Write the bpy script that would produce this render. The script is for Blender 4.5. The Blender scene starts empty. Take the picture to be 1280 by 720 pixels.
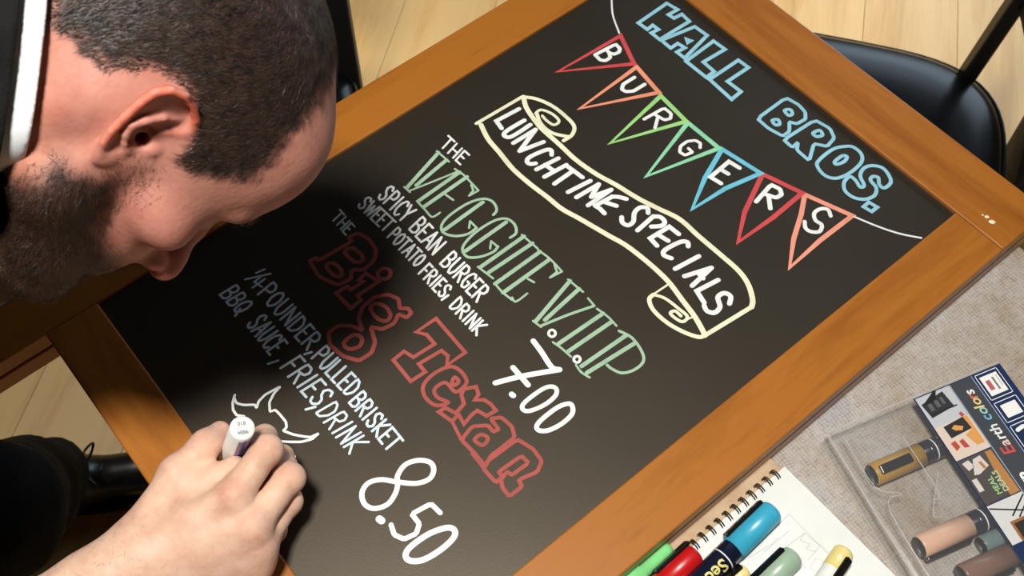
import bpy, bmesh, math, random
import numpy as np
from mathutils import Vector, Matrix

# ------------------------------------------------------------------ camera, world, lights
SC = bpy.context.scene
COL = SC.collection
ZB = 0.80                      # height of the sign's upper face above the floor (sign coordinates have z = 0 there)

def sun_col(t): return t
cam_d = bpy.data.cameras.new('camera')
cam_d.sensor_width = 36.0
cam_d.lens = 36.0 * 1388.57 / 1280.0
cam_d.clip_start = 0.02
cam_d.dof.use_dof = True; cam_d.dof.focus_distance = 0.90; cam_d.dof.aperture_fstop = 16.0
cam = bpy.data.objects.new('camera', cam_d)
COL.objects.link(cam)
_r = Vector((0.63475402, 0.77263988, -0.01072186)); _d = Vector((0.65883214, -0.54840269, -0.51497058)); _f = Vector((-0.4037667, 0.31981573, -0.8571408))
cam.matrix_world = Matrix(((_r.x, -_d.x, -_f.x, 0.66282), (_r.y, -_d.y, -_f.y, -0.02507), (_r.z, -_d.z, -_f.z, 0.90105 + ZB), (0, 0, 0, 1)))
SC.camera = cam

world = bpy.data.worlds.new('world'); SC.world = world
world.use_nodes = True
world.node_tree.nodes['Background'].inputs[0].default_value = (0.92, 0.96, 1.0, 1)
world.node_tree.nodes['Background'].inputs[1].default_value = 0.6

def area(name, loc, target, sx, sy, power, col):
    l = bpy.data.lights.new(name, 'AREA'); l.shape = 'RECTANGLE'; l.size = sx; l.size_y = sy; l.energy = power; l.color = col
    o = bpy.data.objects.new(name, l); COL.objects.link(o); o.location = loc
    o.rotation_euler = (Vector(target) - Vector(loc)).to_track_quat('-Z', 'Y').to_euler()
    return o
area('ceiling_light_over_table', (0.53, -0.13, 2.76), (0.40, 0.1, 0.8), 0.24, 0.24, 53, (1.0, 0.96, 0.9))
def floor_spot(name, loc, half, power, col=(1.0, 0.95, 0.88)):  # unseen spots added to brighten the floor, cones kept off the board
    l = bpy.data.lights.new(name, 'SPOT'); l.energy = power; l.spot_size = 2 * math.radians(half); l.spot_blend = 0.45; l.shadow_soft_size = 0.08; l.color = col
    o = bpy.data.objects.new(name, l); COL.objects.link(o); o.location = loc
floor_spot('added_floor_spot_aisle', (-1.0, -0.15, 2.76), 23, 105)
floor_spot('added_floor_spot_left', (-1.25, 1.45, 2.76), 27, 125)
floor_spot('added_floor_spot_back', (0.05, 2.35, 2.76), 27, 125)
area('window_daylight', (-0.8, 4.12, 1.65), (0.0, 0.9, 0.6), 2.3, 1.4, 44, (0.66, 0.84, 1.0))

SC.view_settings.view_transform = 'Standard'
SC.view_settings.look = 'None'
SC.view_settings.gamma = 1.0
SC.view_settings.use_curve_mapping = False
SC.view_settings.exposure = 0.0

# ------------------------------------------------------------------ helpers
def srgb(r, g, b):
    f = lambda c: (c / 255 / 12.92) if c / 255 <= 0.04045 else ((c / 255 + 0.055) / 1.055) ** 2.4
    return (f(r), f(g), f(b), 1.0)

def mat(name, col, rough=0.5, spec=0.5, metal=0.0, **kw):
    m = bpy.data.materials.new(name); m.use_nodes = True
    b = m.node_tree.nodes['Principled BSDF']
    b.inputs['Base Color'].default_value = col if len(col) == 4 else (*col, 1)
    b.inputs['Roughness'].default_value = rough
    b.inputs['Specular IOR Level'].default_value = spec
    b.inputs['Metallic'].default_value = metal
    for k, v in kw.items(): b.inputs[k.replace('_', ' ')].default_value = v
    return m

def nodes(m):
    nt = m.node_tree
    def N(t, **kw):
        n = nt.nodes.new(t)
        for k, v in kw.items():
            if k in n.inputs: n.inputs[k].default_value = v
            else: setattr(n, k, v)
        return n
    return nt, N, nt.links.new, nt.nodes['Principled BSDF']

def ramp(N, stops):
    n = N('ShaderNodeValToRGB'); cr = n.color_ramp
    cr.elements[0].position = stops[0][0]; cr.elements[0].color = stops[0][1]
    cr.elements[1].position = stops[-1][0]; cr.elements[1].color = stops[-1][1]
    for p, c in stops[1:-1]:
        e = cr.elements.new(p); e.color = c
    return n

def wood(name, scale, stops, rough=0.45, fine=0.0, bump=0.15, rand=0.0):
    """grain stretched along the axis with the small scale"""
    m = mat(name, (0.5, 0.3, 0.1), rough)
    nt, N, L, b = nodes(m)
    tc = N('ShaderNodeTexCoord'); mp = N('ShaderNodeMapping'); mp.inputs['Scale'].default_value = scale
    oi = N('ShaderNodeObjectInfo'); vm = N('ShaderNodeVectorMath', operation='SCALE'); vm.inputs['Scale'].default_value = 37.0
    cx = N('ShaderNodeCombineXYZ'); L(oi.outputs['Random'], cx.inputs[0]); L(oi.outputs['Random'], cx.inputs[1]); L(cx.outputs[0], vm.inputs[0])
    ad = N('ShaderNodeVectorMath', operation='ADD'); L(tc.outputs['Object'], mp.inputs[0]); L(mp.outputs[0], ad.inputs[0]); L(vm.outputs[0], ad.inputs[1])
    n1 = N('ShaderNodeTexNoise', Scale=1.0, Detail=6.0, Roughness=0.62, Distortion=0.6); L(ad.outputs[0], n1.inputs['Vector'])
    n2 = N('ShaderNodeTexNoise', Scale=9.0, Detail=3.0, Roughness=0.6); L(ad.outputs[0], n2.inputs['Vector'])
    mx = N('ShaderNodeMath', operation='MULTIPLY_ADD'); mx.inputs[1].default_value = fine; L(n2.outputs[0], mx.inputs[0]); L(n1.outputs[0], mx.inputs[2])
    ra = N('ShaderNodeMath', operation='MULTIPLY_ADD'); ra.inputs[1].default_value = rand; L(oi.outputs['Random'], ra.inputs[0]); L(mx.outputs[0], ra.inputs[2])
    cr = ramp(N, stops); L(ra.outputs[0], cr.inputs[0]); L(cr.outputs[0], b.inputs['Base Color'])
    bp = N('ShaderNodeBump', Strength=bump, Distance=0.001); L(n2.outputs[0], bp.inputs['Height']); L(bp.outputs[0], b.inputs['Normal'])
    return m

def noisy(name, c1, c2, scale, rough=0.6, spec=0.5, bump=0.0, bscale=None, lo=0.35, hi=0.65, dist=0.001):
    m = mat(name, c1, rough, spec)
    nt, N, L, b = nodes(m)
    tc = N('ShaderNodeTexCoord')
    n1 = N('ShaderNodeTexNoise', Scale=scale, Detail=5.0, Roughness=0.6); L(tc.outputs['Object'], n1.inputs['Vector'])
    cr = ramp(N, [(lo, c1), (hi, c2)]); L(n1.outputs[0], cr.inputs[0]); L(cr.outputs[0], b.inputs['Base Color'])
    if bump:
        n2 = N('ShaderNodeTexNoise', Scale=bscale or scale * 6, Detail=3.0); L(tc.outputs['Object'], n2.inputs['Vector'])
        bp = N('ShaderNodeBump', Strength=bump, Distance=dist); L(n2.outputs[0], bp.inputs['Height']); L(bp.outputs[0], b.inputs['Normal'])
    return m

def link(name, me, m=None, parent=None, smooth=False, loc=None):
    if m is not None and not me.materials: me.materials.append(m)
    o = bpy.data.objects.new(name, me); COL.objects.link(o)
    if parent: o.parent = parent
    if loc: o.location = loc
    if smooth:
        for p in me.polygons: p.use_smooth = True
    return o

def bm_obj(name, bm, m=None, parent=None, smooth=False, loc=None):
    me = bpy.data.meshes.new(name); bmesh.ops.recalc_face_normals(bm, faces=bm.faces); bm.to_mesh(me); bm.free()
    return link(name, me, m, parent, smooth, loc)

def empty(name, loc, label=None, cat=None, group=None, rotz=0):
    o = bpy.data.objects.new(name, None); COL.objects.link(o); o.location = loc; o.rotation_euler = (0, 0, rotz); o.empty_display_size = 0.05
    if label: tag(o, label, cat, group)
    return o

def tag(o, label, cat=None, group=None):
    o['label'] = label
    if cat: o['category'] = cat
    if group: o['group'] = group
    return o

def box(bm, c, s, rot=None, bevel=0.0, seg=2):
    r = bmesh.ops.create_cube(bm, size=1.0)
    vs = r['verts']
    bmesh.ops.scale(bm, vec=s, verts=vs)
    if bevel:
        es = list({e for v in vs for e in v.link_edges})
        rr = bmesh.ops.bevel(bm, geom=es, offset=bevel, segments=seg, affect='EDGES', profile=0.5)
        vs = list({v for f in rr['faces'] for v in f.verts} | {v for v in vs if v.is_valid})
    if rot is not None: bmesh.ops.rotate(bm, cent=(0, 0, 0), matrix=rot, verts=vs)
    bmesh.ops.translate(bm, vec=c, verts=vs)
    return vs

def frame_of(d):
    d = Vector(d).normalized()
    a = Vector((0, 0, 1)) if abs(d.z) < 0.9 else Vector((1, 0, 0))
    u = d.cross(a).normalized(); v = d.cross(u).normalized()
    return u, v

def tube(bm, pts, rad, seg=10, closed=False, caps=True):
    pts = [Vector(p) for p in pts]; n = len(pts)
    rads = rad if isinstance(rad, (list, tuple)) else [rad] * n
    rings = []; u = None
    for i, p in enumerate(pts):
        if closed: d = (pts[(i + 1) % n] - pts[i - 1])
        else: d = pts[min(i + 1, n - 1)] - pts[max(i - 1, 0)]
        d.normalize()
        if u is None: u, v = frame_of(d)
        else:
            u = (u - d * u.dot(d)).normalized(); v = d.cross(u)
        rings.append([bm.verts.new(p + (u * math.cos(2 * math.pi * k / seg) + v * math.sin(2 * math.pi * k / seg)) * rads[i]) for k in range(seg)])
    for i in range(n if closed else n - 1):
        A, B = rings[i], rings[(i + 1) % n]
        for k in range(seg): bm.faces.new((A[k], A[(k + 1) % seg], B[(k + 1) % seg], B[k]))
    if caps and not closed:
        bm.faces.new(rings[0][::-1]); bm.faces.new(rings[-1])

def lathe(bm, base, axis, prof, seg=28):
    """prof: list of (distance along axis, radius)"""
    base = Vector(base); axis = Vector(axis).normalized(); u, v = frame_of(axis)
    rings = []
    for t, r in prof:
        c = base + axis * t
        if r < 1e-6: rings.append([bm.verts.new(c)])
        else: rings.append([bm.verts.new(c + (u * math.cos(2 * math.pi * k / seg) + v * math.sin(2 * math.pi * k / seg)) * r) for k in range(seg)])
    for A, B in zip(rings, rings[1:]):
        for k in range(seg):
            k2 = (k + 1) % seg
            if len(A) == 1 and len(B) == 1: continue
            if len(A) == 1: bm.faces.new((A[0], B[k], B[k2]))
            elif len(B) == 1: bm.faces.new((A[k], A[k2], B[0]))
            else: bm.faces.new((A[k], A[k2], B[k2], B[k]))

def catmull(pts, closed=False, sub=6):
    n = len(pts); out = []
    if n < 3: return list(pts)
    for i in range(n if closed else n - 1):
        g = lambda k: pts[k % n] if closed else pts[max(0, min(n - 1, k))]
        p0, p1, p2, p3 = g(i - 1), g(i), g(i + 1), g(i + 2)
        for s in range(sub):
            t = s / sub
            out.append(tuple(0.5 * ((2 * b) + (-a + c) * t + (2 * a - 5 * b + 4 * c - d) * t * t + (-a + 3 * b - 3 * c + d) * t ** 3) for a, b, c, d in zip(p0, p1, p2, p3)))
    if not closed: out.append(tuple(pts[-1]))
    return out

def ribbon(verts, faces, pts, w, z, closed):
    """flat painted stroke: one mitred strip with round ends"""
    h = w / 2
    q = [pts[0]]
    for a in pts[1:]:
        if math.hypot(a[0] - q[-1][0], a[1] - q[-1][1]) > w * 0.02: q.append(a)
    if closed and math.hypot(q[0][0] - q[-1][0], q[0][1] - q[-1][1]) < w * 0.02: q.pop()
    pts = q; n = len(pts)
    if n < 2: return
    dirs = []
    for i in range(n if closed else n - 1):
        a, c = pts[i], pts[(i + 1) % n]; l = math.hypot(c[0] - a[0], c[1] - a[1]); dirs.append(((c[0] - a[0]) / l, (c[1] - a[1]) / l))
    if not closed:
        for i in range(1, n - 1):
            if dirs[i - 1][0] * dirs[i][0] + dirs[i - 1][1] * dirs[i][1] < -0.2:      # sharp turn: lift the pen
                ribbon(verts, faces, pts[:i + 1], w, z, False); ribbon(verts, faces, pts[i:], w, z + 0.00003, False); return
    b0 = len(verts); z0 = z
    for i in range(n):
        z = z0 + 0.00004 * i / n
        d1 = dirs[i - 1] if (closed or i > 0) else dirs[0]
        d2 = dirs[i] if (closed or i < n - 1) else dirs[-1]
        n1 = (-d1[1], d1[0]); n2 = (-d2[1], d2[0]); m = (n1[0] + n2[0], n1[1] + n2[1]); ml = math.hypot(*m)
        if ml < 0.35: m = n2; k = 1.0
        else: m = (m[0] / ml, m[1] / ml); k = min(1.0 / max(0.3, m[0] * n2[0] + m[1] * n2[1]), 1.7)
        p = pts[i]
        verts.append((p[0] + m[0] * h * k, p[1] + m[1] * h * k, z)); verts.append((p[0] - m[0] * h * k, p[1] - m[1] * h * k, z))
    for i in range(n if closed else n - 1):
        j = (i + 1) % n; faces.append((b0 + 2 * i, b0 + 2 * i + 1, b0 + 2 * j + 1, b0 + 2 * j))
    if not closed:
        for i, d, s in ((0, dirs[0], -1), (n - 1, dirs[-1], 1)):
            p = pts[i]; a0 = math.atan2(d[1], d[0]) - math.pi / 2 + (math.pi if s < 0 else 0); e = len(verts)
            ring = [(p[0] + h * math.cos(a0 + math.pi * k / 6), p[1] + h * math.sin(a0 + math.pi * k / 6), z) for k in range(7)]
            verts += ring; faces.append(tuple(range(e, e + 7)))

# ------------------------------------------------------------------ implicit surfaces (for the person)
def surface_net(f, lo, hi, h):
    lo = np.array(lo, float); hi = np.array(hi, float)
    C = 4
    n = (np.ceil((hi - lo) / (h * C)).astype(int)) * C + 1
    ax = [lo[i] + h * np.arange(n[i]) for i in range(3)]
    cx = [a[::C] for a in ax]
    G = np.stack(np.meshgrid(*cx, indexing='ij'), -1).reshape(-1, 3)
    dc = f(G).reshape([len(c) for c in cx])
    D = np.empty(n); near = np.zeros(n, bool)
    idx = [np.minimum((np.arange(n[i]) + C // 2) // C, len(cx[i]) - 1) for i in range(3)]
    D = dc[np.ix_(*idx)].copy()
    near = np.abs(D) < h * C * 1.9 + 0.004
    ii = np.argwhere(near)
    for s in range(0, len(ii), 400000):
        j = ii[s:s + 400000]
        P = lo + h * j
        D[j[:, 0], j[:, 1], j[:, 2]] = f(P)
    S = D < 0
    # cells
    m = n - 1
    acc = np.zeros((*m, 3)); cnt = np.zeros(m)
    corners = [(i, j, k) for i in (0, 1) for j in (0, 1) for k in (0, 1)]
    sub = lambda A, c: A[c[0]:c[0] + m[0], c[1]:c[1] + m[1], c[2]:c[2] + m[2]]
    for a in corners:
        for axn in range(3):
            if a[axn]: continue
            b = list(a); b[axn] = 1; b = tuple(b)
            da, db = sub(D, a), sub(D, b)
            x = (da < 0) != (db < 0)
            t = np.where(x, da / np.where(np.abs(da - db) < 1e-12, 1, da - db), 0)
            for q in range(3):
                acc[..., q] += np.where(x, a[q] + (t if q == axn else 0), 0)
            cnt += x
    act = cnt > 0
    vid = -np.ones(m, int); vid[act] = np.arange(act.sum())
    pos = np.argwhere(act) + acc[act] / cnt[act][:, None]
    V = lo + h * pos
    quads = []
    for axn in range(3):
        o1, o2 = [(1, 2), (2, 0), (0, 1)][axn]
        s0 = [slice(0, m[q]) if q == axn else slice(1, m[q]) for q in range(3)]
        e0 = S[tuple(s0)]
        s1 = list(s0); s1[axn] = slice(1, m[axn] + 1); e1 = S[tuple(s1)]
        ch = np.argwhere(e0 != e1)
        if len(ch) == 0: continue
        base = ch.copy(); base[:, o1] += 1; base[:, o2] += 1
        def v(d1, d2):
            b = base.copy(); b[:, o1] -= d1; b[:, o2] -= d2
            return vid[b[:, 0], b[:, 1], b[:, 2]]
        Q = np.stack([v(1, 1), v(0, 1), v(0, 0), v(1, 0)], 1)
        flip = ~e0[ch[:, 0], ch[:, 1], ch[:, 2]]
        Q[flip] = Q[flip][:, ::-1]
        quads.append(Q)
    Q = np.concatenate(quads); Q = Q[(Q >= 0).all(1)]
    return V, Q

def smin(a, b, k):
    h = np.maximum(k - np.abs(a - b), 0) / k
    return np.minimum(a, b) - h * h * k * 0.25
def smax(a, b, k): return -smin(-a, -b, k)
def s_ell(P, c, r):
    r = np.array(r, float); q = (P - np.array(c, float)) / r
    k0 = np.linalg.norm(q, axis=1); k1 = np.linalg.norm(q / r, axis=1)
    return k0 * (k0 - 1) / np.maximum(k1, 1e-9)
def s_cone(P, a, b, r1, r2):
    a = np.array(a, float); b = np.array(b, float); ba = b - a
    t = np.clip(((P - a) @ ba) / (ba @ ba), 0, 1)
    return np.linalg.norm(P - a - t[:, None] * ba, axis=1) - (r1 + (r2 - r1) * t)
def s_chain(P, pts, rads, k):
    d = None
    for i in range(len(pts) - 1):
        e = s_cone(P, pts[i], pts[i + 1], rads[i], rads[i + 1])
        d = e if d is None else smin(d, e, k)
    return d
def s_poly2(p, poly):
    d = np.full(len(p), 1e9); s = np.ones(len(p))
    n = len(poly)
    for i in range(n):
        a = np.array(poly[i], float); b = np.array(poly[i - 1], float); e = b - a; w = p - a
        t = np.clip((w @ e) / (e @ e), 0, 1); q = w - t[:, None] * e
        d = np.minimum(d, (q * q).sum(1))
        c1 = p[:, 1] >= a[1]; c2 = p[:, 1] < b[1]; c3 = e[0] * w[:, 1] > e[1] * w[:, 0]
        fl = (c1 & c2 & c3) | (~c1 & ~c2 & ~c3); s = np.where(fl, -s, s)
    return s * np.sqrt(d)

def np_mesh(name, V, Q, m, parent, cols=None, smooth=True):
    me = bpy.data.meshes.new(name)
    me.from_pydata(V.tolist(), [], Q.tolist()); me.update()
    if cols is not None:
        at = me.color_attributes.new('tint', 'FLOAT_COLOR', 'POINT')
        c4 = np.ones((len(V), 4), np.float32); c4[:, :3] = cols
        at.data.foreach_set('color', c4.ravel())
    if smooth: me.polygons.foreach_set('use_smooth', [True] * len(me.polygons))
    return link(name, me, m, parent)

def px_point(px, py, z):
    """a point of the place at height z above the sign, from where it appears in the photograph"""
    d = _r * ((px - 640) / 1388.57) + _d * ((py - 360) / 1388.57) + _f
    c = Vector((0.66282, -0.02507, 0.90105))
    return c + d * ((z - c.z) / d.z)
LETTERS = [
('outlined_lettering','pale blue outlined capitals along the top of the board','blue',[[4.3,1,0,[[59.9,682.3],[61.4,637.5],[75.0,638.5],[74.2,647.4],[82.9,647.9],[81.5,638.3],[94.7,638.6],[96.0,682.4],[82.8,683.6],[81.7,672.7],[73.7,671.6],[74.7,684.9]]],[4.3,1,0,[[96.7,639.2],[105.5,681.4],[123.6,682.7],[131.9,640.5],[120.0,640.3],[121.2,651.3],[111.5,649.7],[111.5,639.1]]],[4.3,1,0,[[112.5,661.6],[118.0,663.8],[117.7,658.9]]],[4.3,1,0,[[134.1,682.0],[150.8,683.1],[148.8,652.1],[165.9,651.6],[166.8,639.1],[136.0,638.5]]],[4.3,1,0,[[171.1,682.9],[185.5,683.7],[185.0,652.4],[204.2,653.3],[205.4,638.1],[170.8,639.8]]]]),
('outlined_lettering','pale blue outlined second word of the top line','blue',[[3.8,1,2,[[240.5,683.7],[240.9,640.1],[257.7,639.5],[274.0,643.5],[274.1,653.2],[265.4,662.4],[272.2,666.6],[273.5,678.0],[267.4,684.5],[256.0,686.8]]],[3.8,1,1,[[252.7,650.3],[255.8,655.6],[261.0,652.4],[258.6,648.4]]],[3.8,1,1,[[251.7,669.8],[254.7,675.3],[260.0,672.5],[258.7,668.1]]],[3.8,1,2,[[280.7,684.6],[278.0,640.6],[290.4,640.1],[289.9,649.0],[296.0,641.1],[313.2,640.8],[301.3,660.7],[312.5,668.4],[309.7,682.3],[298.4,688.1]]],[3.8,1,1,[[291.4,670.1],[293.2,678.1],[299.3,675.7],[296.9,669.7]]],[3.8,1,1,[[324.8,683.2],[318.7,670.1],[319.3,648.2],[324.4,641.2],[336.6,639.1],[346.0,645.5],[350.0,660.7],[348.5,679.4],[341.3,687.6],[330.6,688.2]]],[3.8,1,1,[[330.6,659.8],[330.6,671.1],[334.5,673.8],[336.7,667.1],[334.2,658.5]]],[3.8,1,1,[[384.4,672.5],[384.7,682.0],[378.7,687.6],[367.4,690.7],[358.6,685.1],[355.2,676.1],[359.1,666.0],[369.4,660.0],[368.5,655.3],[360.0,657.9],[353.2,657.1],[354.3,647.4],[362.0,640.2],[372.9,640.6],[381.6,647.5],[384.5,658.2],[379.5,666.7],[369.7,669.5],[367.8,674.6],[372.2,678.0],[378.3,672.5]]],[3.8,1,0,[[386.3,647.7],[386.8,639.4],[395.7,641.2],[395.8,649.5]]]]),
('bunting_string','white string holding the painted bunting','white',[[2.0,0,1,[[3.6,648.4],[16.2,638.5],[34.7,623.8],[59.2,611.1]]]]),
('bunting_string','white string end at the right of the painted bunting','white',[[2.0,0,1,[[388.8,623.6],[410.5,632.1],[430.4,642.2],[447.2,654.4]]]]),
('pennant','painted red outline pennant','red',[[5.0,1,0,[[58.2,523.0],[63.0,609.6],[102.7,593.2]]]]),
('pennant','painted orange outline pennant','orange',[[5.0,1,0,[[112.0,507.0],[107.7,592.3],[149.3,586.0]]]]),
('pennant','painted light green outline pennant','lime',[[5.0,1,0,[[166.8,501.0],[153.9,584.3],[196.2,580.8]]]]),
('pennant','painted mint green outline pennant','mint',[[5.0,1,0,[[221.6,500.2],[198.5,580.9],[243.2,581.9]]]]),
('pennant','painted sky blue outline pennant','sky',[[5.0,1,0,[[280.3,507.7],[261.0,544.4],[246.0,583.4],[292.8,591.6],[283.5,551.2]]]]),
('pennant','painted red outline pennant','red',[[5.0,1,0,[[336.9,514.5],[315.9,545.1],[294.8,592.2],[336.5,605.6],[338.5,561.6]]]]),
('pennant','painted peach outline pennant','peach',[[5.0,1,0,[[389.1,531.5],[368.5,559.2],[353.2,586.3],[339.3,606.1],[386.8,623.0],[386.4,577.3]]]]),
('pennant_lettering','white letter B','white',[[4.2,0,2,[[66.1,569.4],[68.8,597.0],[76.5,596.3],[80.0,591.8],[78.6,585.6],[73.7,583.2],[67.5,583.7]]],[4.2,0,2,[[73.7,583.2],[79.6,579.4],[79.7,572.5],[75.4,568.7],[66.1,569.4]]]]),
('pennant_lettering','white letter U','white',[[4.2,0,2,[[117.2,580.3],[116.6,564.7],[120.8,558.7],[126.1,559.8],[130.8,566.5],[131.4,582.0]]]]),
('pennant_lettering','white letter R on the green pennant','white',[[3.6,0,2,[[166.0,549.0],[168.3,575.4],[178.6,575.8],[183.1,570.7],[180.3,564.3],[167.5,561.7]]],[3.6,0,2,[[172.8,562.4],[181.8,549.8]]]]),
('pennant_lettering','white letter G','white',[[3.4,0,2,[[230.3,567.4],[226.3,571.8],[220.5,570.5],[215.9,563.2],[216.0,553.5],[220.9,547.4],[227.5,548.7],[229.6,557.2],[223.5,557.6]]]]),
('pennant_lettering','white letter E','white',[[4.6,0,0,[[274.5,579.8],[261.9,577.4],[263.8,549.2],[276.3,551.7]]],[4.6,0,0,[[262.8,563.8],[272.4,565.7]]]]),
('pennant_lettering','white letter R on the red pennant','white',[[4.6,0,2,[[314.5,562.6],[309.4,589.0],[319.1,592.0],[324.8,588.1],[323.9,581.1],[312.4,575.3]]],[4.6,0,2,[[317.2,577.4],[329.3,567.3]]]]),
('pennant_lettering','white letter S','white',[[4.0,0,1,[[373.5,606.3],[366.5,609.9],[361.2,604.7],[361.0,596.3],[367.5,591.1],[375.2,591.6],[379.0,584.0],[373.7,577.6],[367.4,576.9],[361.8,581.8]]]]),
('banner_outline','cream scroll banner outline with curled ends','cream',[[3.8,0,1,[[58.0,411.1],[60.8,472.1]]],[5.2,0,1,[[61.9,472.0],[74.0,465.2],[90.2,461.3],[107.4,459.0],[135.4,459.6],[160.5,459.6],[186.9,463.4],[210.0,469.7],[225.8,473.0],[240.6,476.6],[258.8,482.5],[281.3,489.7],[307.6,490.0],[335.6,491.1],[360.8,491.4],[377.4,487.3],[391.4,478.7],[396.4,472.2]]],[5.2,0,1,[[62.6,413.7],[81.7,407.7],[102.1,405.7],[128.2,402.9],[153.7,404.1],[176.9,406.9],[197.6,408.8],[218.0,414.6],[250.1,422.9],[268.8,428.1],[290.0,430.7],[309.6,431.8],[327.7,431.3],[348.9,427.6],[369.6,424.0],[385.9,419.0],[390.1,417.0]]],[4.4,0,1,[[396.4,472.2],[393.9,449.6],[390.3,417.9]]],[4.2,0,1,[[61.5,471.5],[72.4,480.3],[90.6,487.1],[109.6,488.7],[125.8,487.1],[133.4,477.7],[133.6,466.1]]],[3.2,0,1,[[87.4,467.2],[87.3,474.7],[98.8,480.0],[110.7,479.5],[111.4,472.0],[102.6,469.9],[94.4,470.5]]],[4,0,1,[[88.7,467.9],[101.7,462.5],[118.1,463.5],[133.4,473.6]]],[2,0,1,[[328.6,430.5],[327.5,410.9]]],[4.2,0,1,[[327.8,410.6],[329.2,403.9],[340.1,399.1],[358.2,399.6],[375.5,404.7],[387.9,411.6],[389.8,417.3]]],[3.2,0,1,[[327.8,410.6],[337.8,416.2],[353.0,418.2],[365.2,418.7],[366.8,411.7],[359.9,408.8],[352.7,408.9],[353.9,414.0],[361.1,414.4]]],[1.8,0,1,[[367.8,417.5],[369.6,424.0]]]]),
('banner_lettering','white slanted capitals written inside the scroll banner','white',[[4.8,0,0,[[71.4,457.8],[68.7,429.3],[79.9,427.3]]],[4.8,0,1,[[86.9,452.3],[85.9,430.4],[88.4,423.5],[94.0,425.7],[95.5,435.2],[95.4,453.3]]],[4.8,0,0,[[102.7,424.2],[103.8,453.4],[114.9,422.6],[121.6,449.2]]],[4.8,0,1,[[139.7,444.6],[134.8,448.0],[130.8,443.3],[127.5,426.0],[130.0,419.9],[134.4,420.3],[137.6,425.0]]],[4.8,0,0,[[147.5,447.1],[144.0,420.7]]],[4.8,0,0,[[159.1,447.9],[156.3,420.9]]],[4.8,0,0,[[145.1,431.2],[156.8,433.2]]],[4.8,0,0,[[169.1,448.0],[169.4,423.0]]],[4.8,0,0,[[162.0,447.5],[181.5,449.9]]],[4.8,0,0,[[189.8,453.2],[186.0,426.7]]],[4.8,0,0,[[196.2,428.9],[198.4,456.9],[205.3,440.6],[211.5,461.8],[211.0,431.3]]],[4.8,0,0,[[218.5,456.7],[215.8,436.4],[221.7,437.8],[228.6,437.4]]],[4.8,0,0,[[218.1,457.0],[222.9,462.0],[229.5,466.0]]],[4.8,0,0,[[217.9,446.5],[229.4,452.7]]]]),
('banner_lettering','white second word inside the scroll banner','white',[[4.8,0,1,[[255.8,471.0],[250.5,474.5],[245.8,468.9],[247.2,460.5],[253.9,452.9],[253.9,445.9],[248.0,443.8],[242.9,447.5]]],[4.8,0,0,[[264.3,448.9],[262.0,472.4]]],[4.8,0,1,[[262.1,471.4],[266.5,476.6],[273.6,476.5],[275.5,471.0],[269.8,462.2]]],[4.8,0,0,[[293.3,476.8],[281.1,475.7],[279.1,452.0],[289.6,451.2]]],[4.8,0,0,[[281.7,460.9],[292.5,463.4]]],[4.8,0,1,[[309.5,473.9],[305.4,476.5],[300.8,471.0],[298.2,453.8],[301.9,448.8],[309.1,451.8]]],[4.8,0,0,[[324.3,473.8],[320.1,446.3]]],[4.8,0,0,[[331.8,447.3],[341.5,473.8],[344.1,445.5]]],[4.8,0,0,[[336.9,460.0],[344.8,459.3]]],[4.8,0,0,[[355.4,469.0],[351.1,444.8],[364.7,441.2]]],[4.8,0,1,[[380.7,458.7],[375.6,465.2],[369.3,463.0],[368.8,455.2],[377.4,449.4],[378.7,441.2],[373.1,437.0],[367.1,438.8]]]]),
('dish_heading','white small word THE above the green heading','white',[[2.2,0,0,[[61.3,364.3],[57.3,378.9]]],[2.2,0,0,[[52.1,378.7],[62.5,379.0]]],[2.2,0,0,[[69.8,364.5],[65.9,379.1]]],[2.2,0,0,[[78.0,364.8],[74.2,379.3]]],[2.2,0,0,[[67.8,371.8],[76.1,372.1]]],[2.2,0,0,[[85.8,379.7],[78.3,379.5],[82.2,365.0],[89.5,365.2]]],[2.2,0,0,[[80.2,372.5],[85.8,372.7]]]]),
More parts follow.
